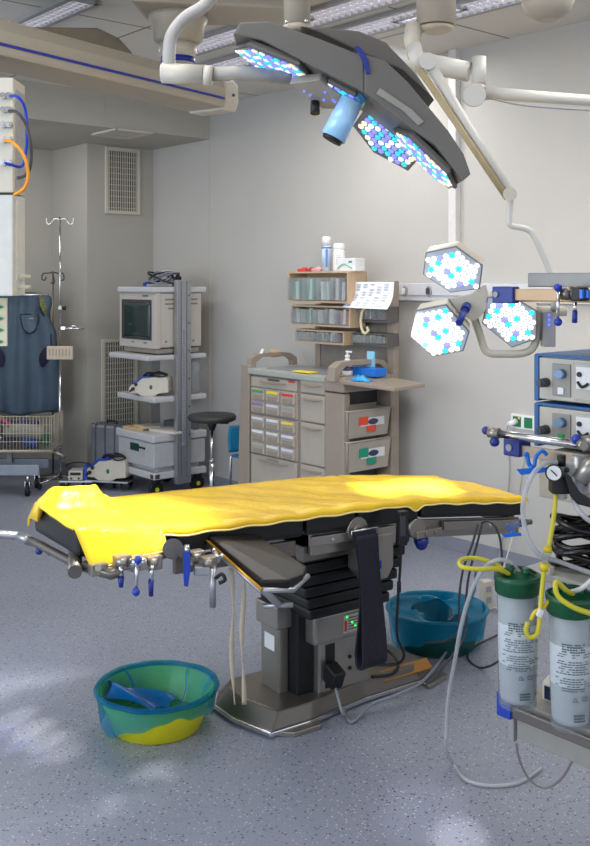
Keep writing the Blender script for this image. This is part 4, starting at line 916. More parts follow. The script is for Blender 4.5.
build('carton_body', MB().span(-.09, .08, -.04, .05, 0, .085, .005), mat('carton_white', (222, 224, 224), .5), c); build('green_arc', MB().tube([(-.08, -.042, .02), (-.04, -.042, .045), (.0, -.042, .045), (.05, -.042, .02)], .006, 8, 4), mat('arc_green', (150, 195, 175), .5), c); build('blue_mark', MB().span(.02, .05, -.042, -.039, .055, .068), mat('mark_navy', (90, 110, 160), .5), c)
for px, lab, col in ((303, 'red lying packet at the left end of the organiser top', (200, 55, 35)), (311, 'dark red small packet on the organiser top, left of the can', (160, 40, 50)), (317, 'pinkish crumpled packet on the organiser top beside the spray can', (200, 150, 155))):
    p = on_top(px, .24); one('packet', MB().box((p.x, p.y, ztp+.011), (.07, .04, .022), bev=.006, rot=(0, 0, RZ+.2)).sphere((p.x+.01, p.y, ztp+.02), .016, (1.4, 1, .7)), mat('pkt%d' % px, col, .4), lab, 'packet')
# things on the worktop
p = CP(347.5, 372, .12); pb = thing('pump_bottle', 'white pump bottle with dark label on the cart top', 'pump bottle', (p.x, p.y, ztop+.004), RZ)
build('bottle_body', MB().lathe([(.030, 0), (.033, .008), (.033, .075), (.022, .095), (.013, .105), (.013, .118)]), WHITEP, pb); build('pump_head', MB().cyl((0, 0, .115), (0, 0, .145), .006).box((.012, 0, .148), (.045, .016, .012), bev=.003).lathe([(.016, .112), (.016, .128)]), WHITEP, pb); build('label', MB().lathe([(.0335, .03), (.0335, .055)]), mat('label_purple', (90, 80, 110), .5), pb)
p = CP(368, 368, .22); one('glove_box', MB().box((p.x, p.y, ztop+.027), (.23, .10, .05), bev=.004, rot=(0, 0, RZ)), mat('box_blue', (20, 110, 205), .4), 'bright blue box on the cart top under the right arch', 'box')
p = CP(371, 368, .28); tb = thing('gel_tube', 'light blue and white tube standing cap down on the cart top', 'tube', (p.x, p.y, ztop), RZ)
build('tube_body', MB().loft([Vector((x, y, .04)) for x, y in ((-.022, -.02), (.022, -.02), (.022, .02), (-.022, .02))], [Vector((x, y, .15)) for x, y in ((-.034, -.004), (.034, -.004), (.034, .004), (-.034, .004))], bev=.004), mat('tube_blue', (130, 195, 225), .4), tb); build('cap', MB().lathe([(.022, 0), (.024, .04)]), WHITEP, tb)
build('red_logo', MB().cyl((0, -.012, .09), (0, -.019, .09), .008, seg=10), mat('label_red', (190, 40, 50), .5), tb)
one('blue_glove', MB().grid(lambda u, v: CM @ Vector((.03+u*.15+.02*math.sin(v*6), -.03+v*.08+.01*math.sin(u*9), ztop-.004+.028*math.sin(u*PI)*math.sin(v*PI)*(1+.5*math.sin(u*17)*math.sin(v*11)))), 18, 10), mat('glove_blue', (40, 150, 225), .4), 'crumpled light blue glove on the brown side shelf', 'glove', solid=.003)
p = CP(305, 371.5, .03); one('yellow_folder', MB().box((p.x, p.y, ztop+.009), (.17, .07, .006), rot=(0, 0, RZ)), mat('yellow_folder', (245, 215, 40), .5), 'yellow sheet lying at the front of the cart top', 'sheet')
p = CM @ Vector((xl-.03, .18, ztop+.105))
mb = MB()
for k in range(7): mb.lathe([(.020, 0), (.028, .004), (.02, .008)], (0, 0, k*.011), 12)
bmesh.ops.transform(mb.bm, matrix=CM @ Matrix.Translation((xl-.035, .20, ztop+.088)) @ Matrix.Rotation(-PI/2, 4, 'X'), verts=mb.bm.verts[:])
one('clamp_row', mb, mat('clip_tan', (190, 165, 130), .5), 'row of tan clips on the left arched handle of the cart', 'clips')
one('white_roll', MB().cyl(CM @ Vector((xl-.035, .10, ztop+.07)), CM @ Vector((xl-.035, .13, ztop+.12)), .012), WHITEP, 'small white roll tied on the left arched handle', 'roll')
one('tall_vase_bin', MB().lathe([(.05, 0), (.07, .05), (.085, .5), (.075, .52)], CM @ Vector((xl-.13, .33, ztop-.56)), 24), WHITEP, 'white rounded bin hanging behind the left end of the supply cart', 'bin')

# blue chair behind the cart
cc = Vector((-.25, 7.34, 0)); ch = thing('plastic_chair', 'low blue plastic chair with steel legs behind the supply cart', 'chair', cc, RZ+PI/2)
build('seat', MB().span(-.16, .16, -.16, .17, .37, .39, .01), mat('chair_blue', (10, 120, 165), .4), ch)
build('backrest', MB().grid(lambda u, v: Vector(((u-.5)*.32*(1-.25*v*v), .17+.05*v-.04*math.cos((u-.5)*2.4)+.04, .40+.19*v)), 12, 8), MATS['chair_blue'], ch, solid=.012)
for x in (-.15, .15):
    for y in (-.16, .18): build('leg', MB().tube([(x, y*1.12, 0), (x, y, .37), (x*.7, y*.8, .378)], .010, 10), CHROME, ch)

# ================================================================== MONITOR TROLLEY
M0 = Vector((-1.093, 7.6, 0)); MM = M4(M0, RZ); MI = MM.inverted(); my = MM.to_3x3() @ Vector((0, 1, 0)); mx_ = MM.to_3x3() @ Vector((1, 0, 0))
def MX(px, py, y=0): p = MI @ onplane(px, py, MM @ Vector((0, y, 0)), my); return p.x, p.z
mt = thing('monitor_trolley', 'light grey wheeled trolley with shelves and a slotted aluminium post', 'trolley', M0, RZ)
WT, DT = .56, .50
def shelf(zt_, th, x0=-WT, y0=0, name='shelf', x1=0, y1=DT): return build(name, MB().span(x0, x1, y0, y1, zt_-th, zt_, .012), TROL, mt)
zs1 = MX(154, 287)[1]; zs2 = MX(146, 355)[1]+.0; zs3 = MX(155, 398)[1]; zs5 = MX(155, 474)[1]
shelf(zs1, .045); shelf(zs2, .04, -WT-.03, -.06); shelf(zs3, .045); shelf(zs5, .055, name='base_shelf')
# aluminium post on the right-hand side
ya = (MI @ onplane(175, 300, MM @ Vector((.02, 0, 0)), mx_)).y; yb = (MI @ onplane(189, 300, MM @ Vector((.02, 0, 0)), mx_)).y
zp = zs1+.055
po = build('post', MB().span(.004, .05, ya, yb, zs5-.10, zp, .004), GALV, mt)
build('groove', MB().span(.050, .0515, ya+.035, ya+.041, zs5-.05, zp-.01).span(.050, .0515, yb-.045, yb-.039, zs5-.05, zp-.01), SLATE, po)
build('scale_strip', MB().span(.0505, .0525, ya+.045, ya+.075, zs5+.2, zp-.28), mat('scale_strip', (150, 152, 158), .5), po)
mb = MB()
for k in range(46): mb.span(.0522, .0535, ya+.05, ya+.07, zs5+.22+k*.0195, zs5+.226+k*.0195)
build('scale_marks', mb, SLATE, po)
mb = MB()
for k in range(6): build('bolt', MB().cyl((.05, yb-.02, zp-.12-k*.22), (.055, yb-.02, zp-.12-k*.22), .006, seg=8), DGREY, po)
build('post', MB().span(-WT-.035, -WT-.003, .33, .42, zs5-.05, zs1, .004), GALV, mt)
for x in (-WT+.06, -.05):
    for y in (.05, DT-.06):
        c_ = build('caster', MB().cyl((x-.016, y, .06), (x+.016, y, .06), .06, seg=24), BRUB, mt); build('wheel_hub', MB().cyl((x+.014, y, .06), (x+.02, y, .06), .018, seg=14), mat('hub_yellow', (200, 190, 40), .5), c_)
        build('fork', MB().span(x-.028, x+.028, y-.03, y+.03, .112, zs5-.05, .006), BRUB, c_)
build('corner_socket', MB().span(-.006, .004, .01, .05, zs5-.045, zs5-.012).span(-.05, -.01, -.004, .004, zs5-.045, zs5-.012), DGREY, mt)
# crt monitor
mz = zs2+.055; H = zs1-.05-mz
mo = thing('monitor', 'boxy beige tube monitor with dark screen between the upper trolley shelves', 'monitor', MM @ Vector((-.30, .02, zs2+.004)), RZ)
mw = .245
build('case', MB().span(-mw, mw+.04, .05, .44, .052, .052+H, .012), MONC, mo)
build('front_bezel', MB().span(-mw-.01, mw+.045, .0, .05, .045, .056+H, .008), MONC, mo)
build('screen_surround', MB().span(-mw+.03, mw-.01, -.004, .004, .11, H-.0, .003), DGREY, mo)
build('screen', MB().grid(lambda u, v: Vector((-mw+.05+u*(2*mw-.08), -.006-.012*math.sin(u*PI)*math.sin(v*PI), .125+v*(H-.15))), 12, 12), CRTG, mo, solid=.002)
build('button_row', MB().span(.12, .16, -.004, .004, .085, .093).span(-.06, -.03, -.003, .004, .085, .093).span(.10, .18, -.003, .004, H+.025, H+.035), DGREY, mo)
build('stand', MB().span(-mw+.02, mw+.03, .02, .42, .006, .044, .008), mat('stand_grey', (140, 136, 130), .5), mo)
mb = MB()
SLG = mat('slot_grey', (120, 116, 110), .6)
for k in range(2):
    for ya_, yb_ in ((.09, .20), (.31, .40)): build('vent_slot', MB().span(mw+.038, mw+.0415, ya_, yb_, H-.005-k*.035, H+.008-k*.035), SLG, mo)
build('vent_slot', MB().span(mw+.038, mw+.0415, .12, .20, H-.075, H-.062), SLG, mo)
for y in (.10, .36): build('case_screw', MB().cyl((mw+.038, y, .10), (mw+.0425, y, .10), .010, seg=12), SLG, mo)
# cable heap on the top shelf
rnd = random.Random(4)
cb_ = thing('cable_bundle', 'tangled heap of grey and blue cables on the top trolley shelf', 'cables', MM @ Vector((-.20, .22, zs1)), RZ)
for nm, m_, n_ in (('grey_cable', mat('cable_grey2', (120, 124, 138), .45), 4), ('dark_cable', BRUB, 3), ('pale_cable', GREYPL, 2)):
    for q_ in range(n_):
        ph = rnd.random()*6; rr = rnd.uniform(.08, .15); t_ = rnd.uniform(-.3, .3)
        pts = [Vector((math.cos(a_/10*2*PI+ph)*rr*1.25, math.sin(a_/10*2*PI+ph)*rr*.7, .02+.045*(1+math.sin(a_/10*2*PI*1+ph*2+t_))+.012*rnd.random())) for a_ in range(12)]
        build(nm, MB().tube(pts, .0065, 8, 4), m_, cb_)
build('connector', MB().box((.17, .02, .05), (.05, .03, .08), bev=.006, rot=(0, .4, 0)), BRUB, cb_); build('connector', MB().cyl((-.19, -.06, .02), (-.13, -.08, .022), .018), BLUE, cb_)
build('flat_pad', MB().box((.02, 0, .012), (.26, .16, .02), bev=.006, rot=(0, 0, .3)), GREYPL, cb_); build('cream_hub', MB().sphere((.0, .03, .11), .05, (1.3, 1, .5)), CREAM, cb_)
# pump devices
def pump(loc, rz, label, s=1.0, name='infusion_pump'):
    r = thing(name, label, 'pump', loc, rz)
    body = [(-.16*s, .02*s), (-.15*s, .075*s), (-.06*s, .145*s), (.15*s, .15*s), (.16*s, .12*s), (.16*s, .03*s), (.08*s, .02*s), (.05*s, .0), (-.06*s, .0), (-.09*s, .02*s)]
    build('body', MB().prism_xz(body, -.07*s, .07*s, .006), CREAM, r)
    build('blue_panel', MB().prism_xz([(-.13*s, .096*s), (-.06*s, .152*s), (.02*s, .156*s), (.01*s, .145*s), (-.05*s, .140*s), (-.115*s, .086*s)], -.073*s, .06*s, .003), BLUE, r)
    build('front_plate', MB().prism_xz([(-.164*s, .03*s), (-.156*s, .07*s), (-.13*s, .09*s), (-.12*s, .06*s), (-.14*s, .03*s)], -.074*s, .071*s, .002), CREAM, r)
    build('knob', MB().cyl((-.125*s, -.07*s, .055*s), (-.125*s, -.085*s, .055*s), .014*s).cyl((-.145*s, -.07*s, .04*s), (-.145*s, -.082*s, .04*s), .009*s).cyl((-.1*s, -.07*s, .09*s), (-.1*s, -.085*s, .09*s), .012*s), BRUB, r)
    build('green_badge', MB().sphere((.02*s, -.07*s, .07*s), .018*s, (.7, .15, 1)), mat('badge_green', (20, 90, 70), .4), r)
    build('grip', MB().tube([(-.06*s, 0, .15*s), (-.02*s, 0, .175*s), (.1*s, 0, .17*s), (.13*s, 0, .15*s)], .010*s, 8, 4), BRUB, r)
    build('power_lead', MB().tube([(-.03*s, .03*s, .15*s), (.05*s, .02*s, .185*s), (.15*s, -.05*s, .17*s), (.10*s, -.08*s, .155*s), (.02*s, -.04*s, .17*s)], .005*s, 8, 5), BRUB, r)
    return r
p = MM @ Vector((-.17, .08, zs3)); pump((p.x, p.y, zs3), -.15, 'cream and blue pump on the trolley shelf below the monitor', 1.0)
mb = MB().lathe([(.035, 0), (.045, .02), (.04, .12), (.035, .16), (.05, .19), (.045, .24), (.02, .26), (.02, .28)], MM @ Vector((-.05, .42, zs3)), 20); one('clear_flask', mb, CLEAR, 'cloudy plastic flask behind the trolley post', 'flask')
# lower console
co = thing('console', 'wide light grey console box on the trolley base shelf', 'console', MM @ Vector((-.28, .25, zs5)), RZ)
zc1 = MX(155, 436)[1]-zs5; zc0 = .035
build('lid', MB().span(-.285, .285, -.26, .25, zc1-.06, zc1, .012), TROL, co)
build('housing', MB().span(-.27, .275, -.25, .24, zc0, zc1-.064, .010).span(-.22, .24, -.2, .2, 0, zc0+.004), mat('console_grey', (176, 177, 180), .45), co)
build('inlet', MB().span(-.07, .06, -.254, -.248, zc1-.15, zc1-.09, .004), mat('inlet_dark', (22, 60, 52), .4), co); build('handle', MB().tube([(.08, -.25, zc1-.12), (.09, -.27, zc1-.11), (.14, -.27, zc1-.11), (.15, -.25, zc1-.12)], .007, 8), BRUB, co)
ztc = zs5+zc1
def flat(name, x, y, w_, d_, h_, z, m, label, cat, rz=0.1): p = MM @ Vector((x, y, z)); return one(name, MB().box((p.x, p.y, z+h_/2), (w_, d_, h_), rot=(0, 0, RZ+rz), bev=min(.004, h_*.3)), m, label, cat)
flat('paper_stack', -.40, .12, .24, .16, .018, ztc, mat('paper_tan', (205, 165, 110), .6), 'brown envelope at the left front of the grey console', 'envelope', .2)
flat('paper_stack', -.33, .14, .2, .14, .012, ztc+.019, mat('paper_offwhite', (205, 195, 175), .6), 'folded cream paper lying on the brown envelope', 'paper', -.1)
flat('paper_stack', -.10, .22, .30, .2, .02, ztc, mat('paper_light', (208, 204, 196), .6), 'pale papers on the right half of the grey console', 'papers', .15)
flat('keyboard_case', -.22, .40, .34, .12, .05, ztc, mat('slate_box', (88, 94, 106), .5), 'flat slate grey case at the back of the grey console', 'case', 0)

# silver flight case
p = P(114, 430, 8.12); fc = thing('metal_case', 'upright silver ribbed metal case behind the trolley', 'case', (p.x-.02, 8.15, 0), RZ+.35)
hc_ = EYE-(424-HY)*8.15/F
build('shell', MB().span(-.16, .16, -.09, .09, 0.0, hc_, .02), mat('case_silver', (140, 144, 152), .35, .6), fc)
mb = MB()
for y in (-.06, 0, .06): mb.span(-.166, .166, y-.006, y+.006, .01, hc_+.004, .003)
for x in (-.10, 0, .10): mb.span(x-.006, x+.006, -.096, .096, .01, hc_+.004, .003)
build('rib', mb, mat('case_dark', (92, 95, 104), .35, .5), fc); build('handle', MB().tube([(-.05, 0, hc_), (-.05, 0, hc_+.025), (.05, 0, hc_+.025), (.05, 0, hc_)], .007, 8), BRUB, fc)
# pump on its own wheeled base
p = G(110, 489, 0); tr = thing('wheeled_base', 'low wheeled steel base under the floor standing pump', 'stand base', (p.x, p.y, 0), -.25)
build('plate', MB().span(-.19, .19, -.08, .08, .065, .08, .004), GALV, tr)
for x in (-.14, .0, .14):
    c_ = build('caster', MB().cyl((x, -.012, .032), (x, .012, .032), .032, seg=18), BRUB, tr); build('stem', MB().cyl((x, 0, .03), (x, 0, .066), .008), CHROME, c_)
pump((p.x, p.y, .081), -.3, 'cream and blue pump on a wheeled base on the floor', 1.12)
p = P(77, 473, 8.0); dv = thing('floor_monitor', 'small cream device with dark display at the foot of the pole', 'device', (p.x, p.y, .0), 0)
build('trolley_plate', MB().span(-.13, .14, -.08, .08, .06, .075, .004), GALV, dv)
build('housing', MB().span(-.055, .06, -.07, .07, .077, .155, .006), CREAM, dv); build('display', MB().span(-.04, .045, -.074, -.068, .12, .142), BRUB, dv); build('blue_grip', MB().span(.062, .10, -.06, .06, .08, .19, .006), BLUE, dv)
build('cable_loop', MB().tube([(-.05, 0, .16), (-.09, .0, .19), (0, -.02, .215), (.10, 0, .2), (.14, -.02, .17), (.1, -.05, .18)], .006, 8, 5), BRUB, dv)
for x in (-.1, .11):
    for y in (-.06, .06): build('caster', MB().cyl((x, y-.01, .03), (x, y+.01, .03), .03, seg=16), BRUB, dv)
build('knob', MB().cyl((-.03, -.07, .095), (-.03, -.08, .095), .008).cyl((.03, -.07, .095), (.03, -.08, .095), .008), BRUB, dv)

# stool
p = P(212, 420, 7.15); zz = EYE-(414-HY)*7.15/F; so = thing('stool', 'round black topped stool with chrome column beside the supply cart', 'stool', (p.x, p.y, 0), .3)
build('seat', MB().lathe([(.155, zz-.05), (.172, zz-.042), (.178, zz-.02), (.168, zz-.004), (.0001, zz)], seg=40), mat('stool_black', (46, 44, 46), .55), so)
build('lever', MB().tube([(0, 0, zz-.065), (.12, -.02, zz-.07)], .006, 8), BRUB, so); build('seat_mount', MB().lathe([(.018, zz-.12), (.045, zz-.05)], seg=20), BRUB, so)
build('column', MB().cyl((0, 0, .32), (0, 0, zz-.1), .013).cyl((0, 0, .06), (0, 0, .38), .021).cyl((0, 0, .375), (0, 0, .39), .023), CHROME, so)
for k in range(5):
    a_ = k/5*2*PI; e = Vector((math.cos(a_)*.20, math.sin(a_)*.20, .065)); l_ = build('leg', MB().tube([(0, 0, .09), e], [.018, .012], 10), CHROME, so)
    build('caster', MB().cyl((e.x-.01, e.y, .026), (e.x+.01, e.y, .026), .026, seg=16).cyl((e.x, e.y, .03), (e.x, e.y, .07), .006), BRUB, l_)

# ================================================================== DRIP STAND, APRON RACK
p = G(60, 486, 0); ds = thing('drip_stand', 'thin steel drip stand with curled hooks near the rear wall', 'drip stand', (p.x, p.y, 0), 0)
D_ = p.y; zz = EYE+(HY-217)*D_/F
build('pole', MB().cyl((0, 0, .07), (0, 0, 1.15), .011).cyl((0, 0, 1.15), (0, 0, zz), .007), CHROME, ds)
for s_ in (-1, 1): build('hook', MB().tube([(0, 0, zz-.02), (s_*.05, 0, zz-.018), (s_*.075, 0, zz-.055), (s_*.105, 0, zz-.055), (s_*.112, 0, zz-.01)], .0045, 8, 4), CHROME, ds)
def ysc(py): return EYE-(py-HY)*D_/F
build('clamp', MB().box((.005, -.01, ysc(308)), (.03, .03, .025), bev=.004), WHITEP, ds); build('clamp_knob', MB().cyl((.02, -.01, ysc(308)), (.05, -.01, ysc(308)), .013, .018), BRUB, ds)
build('cross_arm', MB().cyl((-.01, -.01, ysc(328.5)), (.20, -.01, ysc(328.5)), .009).box((.03, -.01, ysc(328)), (.04, .03, .03), bev=.004).sphere((.12, -.01, ysc(326)), .02, (1.6, .8, .5)), CHROME, ds)
bx = build('holder_box', MB().box((.01, -.03, ysc(352.5)), (.215, .05, .11), bev=.008), mat('box_cream', (196, 180, 158), .5), ds)
mb = MB()
for k in range(7): mb.span(-.075+k*.027, -.069+k*.027, -.058, -.054, ysc(352)-.03, ysc(352)+.03)
build('slots', mb, mat('slot_tan', (150, 136, 116), .6), bx)
for k in range(5):
    a_ = k/5*2*PI+.2; e = Vector((math.cos(a_)*.19, math.sin(a_)*.19, .05)); l_ = build('leg', MB().tube([(0, 0, .08), e], .009, 8), CHROME, ds)
    build('caster', MB().cyl((e.x-.008, e.y, .022), (e.x+.008, e.y, .022), .022, seg=14).cyl((e.x, e.y, .03), (e.x, e.y, .055), .005), BRUB, l_)
# second stand with curly hooks behind
p2 = P(53, 300, 8.45); d2_ = thing('drip_stand', 'shorter dim stand with curly hooks half hidden behind the apron', 'drip stand', (p2.x, 8.45, 0), 0)
z2 = EYE-(272-HY)*8.45/F
build('pole', MB().cyl((0, 0, .0), (0, 0, z2), .008), STEEL2, d2_); build('base', MB().lathe([(.14, 0), (.14, .015), (.02, .035)]), STEEL2, d2_)
for s_ in (-1, 1): build('hook', MB().tube([(0, 0, z2), (s_*.04, 0, z2-.01), (s_*.085, 0, z2-.015), (s_*.095, 0, z2-.06), (s_*.07, 0, z2-.07), (s_*.06, 0, z2-.04)], .006, 8, 4), DGREY, d2_)
build('hook', MB().tube([(0, 0, z2), (.01, -.05, z2-.02), (.03, -.08, z2-.06), (.03, -.09, z2-.10), (.0, -.08, z2-.09)], .006, 8, 4), DGREY, d2_)

RD = 7.88
def R_(px, py, D=RD): return P(px, py, D)
rk = thing('apron_rack', 'wheeled rack with wire basket under the hanging blue apron', 'rack', (R_(5, 0).x, RD, 0), 0)
rx = R_(5, 0).x
xR = R_(58, 0).x-rx; zb1 = R_(0, 413).z; zb0 = R_(0, 446).z
mb = MB(); x_ = -.50
wires = []
while x_ < xR: mb.cyl((x_, -.20, zb0), (x_, -.20, zb1), .0028, seg=5); x_ += .026
for k in range(5): mb.cyl((-.5, -.20, zb0+(zb1-zb0)*k/4), (xR, -.20, zb0+(zb1-zb0)*k/4), .0032, seg=5)
for k in range(9): mb.cyl((xR, -.20+k*.045, zb0), (xR, -.20+k*.045, zb1), .0028, seg=5)
mb.cyl((xR, -.2, zb1), (xR, .16, zb1), .004, seg=6)
build('wire_basket', mb, mat('wire_cream', (190, 182, 160), .4, .2), rk)
build('basket_floor', MB().span(-.5, xR, -.20, .16, zb0-.012, zb0-.003), GALV, rk)
build('basket_edge', MB().cyl((-.52, -.20, zb0-.008), (xR+.01, -.20, zb0-.008), .014), mat('edge_beige', (170, 160, 140), .4, .4), rk)
build('support_arm', MB().tube([(xR-.1, 0, zb0-.02), (xR-.02, 0, zb0-.05), (xR+.06, -.02, zb0-.085)], .016, 10), STEEL, rk)
zfb = R_(0, 466).z
fb = build('foot_bar', MB().span(-.6, R_(45, 0).x-rx, -.19, -.14, zfb-.04, zfb+.045, .008).span(-.6, R_(45, 0).x-rx, .10, .15, zfb-.04, zfb+.04, .008), mat('foot_bar', (142, 150, 162), .4), rk)
build('upright', MB().span(-.35, -.30, .12, .16, .22, 1.60, .005).span(-.35, -.31, .12, .32, 1.56, 1.60, .004).span(.0, .04, .05, .09, .22, zb0, .004), GREYPL, rk)
build('hanger_bar', MB().cyl((-.33, .30, 1.575), (R_(38, 0).x-rx, .30, 1.575), .012), CHROME, rk)
for x, y in ((R_(33.5, 0).x-rx, -.17), (-.45, -.17), (R_(33.5, 0).x-rx, .12), (-.45, .12)):
    c_ = build('caster', MB().cyl((x-.013, y, .05), (x+.013, y, .05), .05, seg=20), BRUB, rk); build('fork', MB().tube([(x+.0, y, .10), (x, y, zfb-.03)], .012, 8).span(x-.02, x-.015, y-.02, y+.02, .04, .12).span(x+.015, x+.02, y-.02, y+.02, .04, .12), CHROME, c_)
# things in the basket
for nm, pts, r, m_, lab in (('hose_bundle', [(-.48, -.05, .10), (-.2, -.06, .12), (.02, -.1, .13)], .05, STEEL2, 'dark ribbed hose lying in the wire basket'), ('grey_boot', [(.04, -.1, .14), (.2, -.12, .14), (.33, -.1, .12)], .055, mat('rib_grey', (140, 138, 132), .5), 'grey ribbed tube end in the wire basket'), ('silver_clamp', [(-.25, -.15, .04), (-.1, -.15, .07), (.02, -.15, .09)], .016, CHROME, 'shiny clamp in front in the wire basket')):
    one(nm, MB().tube([Vector((rx+a, RD+b, zb0+c)) for a, b, c in pts], r, 12, 5), m_, lab, 'hose' if 'hose' in lab else 'equipment')
one('blue_pouch', MB().box((rx+.22, RD-.06, zb0+.05), (.12, .08, .07), bev=.02, rot=(0, .2, .3)), mat('pouch_blue', (20, 75, 170), .5), 'blue pouch in the wire basket', 'pouch')
one('green_pouch', MB().box((rx+.29, RD+.05, zb0+.055), (.12, .08, .09), bev=.02, rot=(0, .2, .3)), mat('pouch_green', (20, 95, 80), .5), 'dark green pouch at the right end of the wire basket', 'pouch')
one('purple_pouch', MB().box((rx+.05, RD+.09, zb0+.10), (.40, .08, .18), bev=.02), mat('pouch_purple', (45, 40, 100), .5), 'dark purple bag at the back of the wire basket', 'bag')
one('red_tube', MB().tube([Vector((rx-.05, RD-.1, zb0+.21)), Vector((rx+.02, RD-.13, zb0+.23)), Vector((rx+.08, RD-.16, zb0+.19))], .012, 8, 4), mat('tube_red', (190, 60, 80), .5), 'short red and white tube on top of the basket contents', 'tube')
# lead apron
APR = mat('apron_blue', (66, 84, 100), .6, var=.10, scale=6, bump=.1)
AD = RD+.34; axc = P(19, 0, AD).x
az1 = P(0, 292, AD).z; az0 = P(0, 414, AD).z
axR = [(0, P(38, 0, AD).x), (.02, P(48, 0, AD).x), (.10, P(49, 0, AD).x), (.19, P(46.5, 0, AD).x), (.27, P(50, 0, AD).x), (.33, P(54, 0, AD).x), (.55, P(56, 0, AD).x), (.75, P(58.5, 0, AD).x), (.92, P(58, 0, AD).x), (1, P(54, 0, AD).x)]
def hw(t):
    for (a_, b_), (c_, d_) in zip(axR, axR[1:]):
        if t <= c_: return b_+(d_-b_)*(t-a_)/(c_-a_)-axc
    return axR[-1][1]-axc
def apr(u, v):
    x = (u-.5)*2; xx = axc+x*hw(v); fold = .018*math.sin(u*17+v*3)*v+.01*math.sin(u*31)
    z = az1-(az1-az0)*v-(.02*(1-v)*x*x if v < .05 else 0)+.012*math.sin(u*9)*v
    return Vector((xx, AD+.10*x*x+fold-.03*math.sin(v*PI), z))
ap = one('lead_apron', MB().grid(apr, 40, 40), APR, 'slate blue lead apron with pocket hanging on the rack at left', 'apron', solid=.014)
def appart(nm, mb_, m_, sub=None):
    bmesh.ops.translate(mb_.bm, verts=mb_.bm.verts[:], vec=-ap.location); return build(nm, mb_, m_, sub or ap)
def ontoap(px, py, off=.016):
    x = (P(px, py, AD).x-axc); v = (P(0, py, AD).z-az1)/(az0-az1); u = x/hw(max(0, min(1, v)))*.5+.5; p_ = apr(u, v); return Vector((P(px, py, p_.y).x, p_.y-off, P(px, py, p_.y).z))
navy = mat('trim_navy', (20, 28, 62), .6)
pk = appart('pocket', MB().grid(lambda u, v: ontoap(21.5+u*16.5*(1 if v < .6 else 1)-0+(8.25*(1-math.sqrt(max(0, 1-((v-.5)/.52)**2))) if v > .5 else 0)*(1 if u < .5 else -1)*abs(u-.5)*2, 315+v*18.5, .019), 8, 10), mat('pocket_blue', (74, 92, 108), .6))
appart('pocket_trim', MB().tube([ontoap(x, y, .024) for x, y in ((21, 315), (23, 326), (26.5, 331.5), (30.5, 333), (35, 331), (37.5, 326), (38.5, 315), (21, 314.5))], .0055, 6, 3), navy, pk)
appart('logo_patch', MB().tube([ontoap(30, 318.5, .026), ontoap(35, 318.5, .026)], .006, 4), GREYPL, pk)
appart('edge_trim', MB().tube([ontoap(x, y, .012) for x, y in ((39.5, 294), (40, 306), (43, 314), (48, 319), (51, 320))], .006, 6, 3), navy)
appart('lining', MB().loft([ontoap(x, y, .034) for x, y in ((40, 293), (49, 294), (50.5, 305), (51, 319), (44, 312), (41, 305))], [ontoap(x, y, .012) for x, y in ((40, 293), (49, 294), (50.5, 305), (51, 319), (44, 312), (41, 305))]), mat('lining_check', (112, 118, 74), .7, var=.45, scale=70))
appart('side_tie', MB().tube([ontoap(50.5, 320, .01), ontoap(51, 335, .01), ontoap(52, 348, .01), ontoap(56, 372, .01), ontoap(57.5, 400, .01)], .006, 6, 3), navy)
for cx_ in (45, 0):
    appart('arm_patch', MB().grid(lambda u, v, cx_=cx_: ontoap(cx_+(u-.5)*11*math.sin(.3+v*2.6)+(4 if cx_ > 20 else -4)*(.5-v)*1.0, 347+v*20, .018+.006*math.sin(u*PI)), 8, 10), mat('patch_navy', (14, 18, 48), .7))

# ================================================================== EQUIPMENT PENDANT AT RIGHT
E0 = Vector((.607, 2.75, 0)); EM = M4(E0, RZ); EI = EM.inverted(); ey_ = EM.to_3x3() @ Vector((0, 1, 0))
def EX(px, py, y=0): p = EI @ onplane(px, py, EM @ Vector((0, y, 0)), ey_); return p.x, p.z
pe = thing('equipment_pendant', 'hanging equipment pendant with rails, shelves and a bottom drawer at the right edge', 'equipment pendant', (E0.x, E0.y, .40), RZ)
def pd(name, mb, m, parent=None):
    bmesh.ops.transform(mb.bm, matrix=Matrix.Translation((0, 0, -.40)), verts=mb.bm.verts[:]); return build(name, mb, m, parent or pe)
zu1 = EX(516, 700)[1]; zu0 = EX(516, 738)[1]
dr = pd('bottom_unit', MB().span(.02, .62, .0, .46, zu0, zu1-.01, .004).span(.0, .62, -.006, .46, zu1-.016, zu1, .003), mat('unit_beige', (150, 146, 138), .45))
pd('corner_post', MB().span(-.006, .012, -.006, .012, zu0-.012, zu1-.004, .002), GREYPL, dr)
pd('front_rail', MB().span(.03, .62, -.045, -.035, zu1-.030, zu1-.002, .002).span(.16, .18, -.036, .0, zu1-.028, zu1-.006).span(.5, .52, -.036, .0, zu1-.028, zu1-.006), STEEL2, dr)
pd('rail_cap', MB().span(-.012, .035, -.052, -.028, zu1-.036, zu1+.03, .004), BLUE, dr)
zsh = EX(535, 570, .25)[1]
sh2 = pd('lower_shelf', MB().span(.0, .62, .05, .46, .86, .885, .006), mat('shelf_grey', (176, 174, 168), .4))
pd('shelf_lip', MB().span(.07, .10, .04, .06, .885, .905, .003), CREAM, sh2)
pd('back_column', MB().span(.34, .60, .47, .60, zu0, 1.75, .01), mat('column_grey', (180, 178, 172), .4))
pd('ceiling_stem', MB().cyl((.47, .54, 1.70), (.47, .54, CEIL), .07), BEIGE)
z_a = EX(530, 443)[1]
zsu = EX(532, 447, .10)[1]
pd('upper_shelf', MB().span(.06, .62, .08, .46, zsu-.028, zsu, .004), GALV)
ra1 = EX(525, 446, .0)[1]; ra0 = EX(525, 457, .0)[1]; ca1 = EX(511, 439, -.01)[1]; ca0 = EX(511, 456.5, -.01)[1]
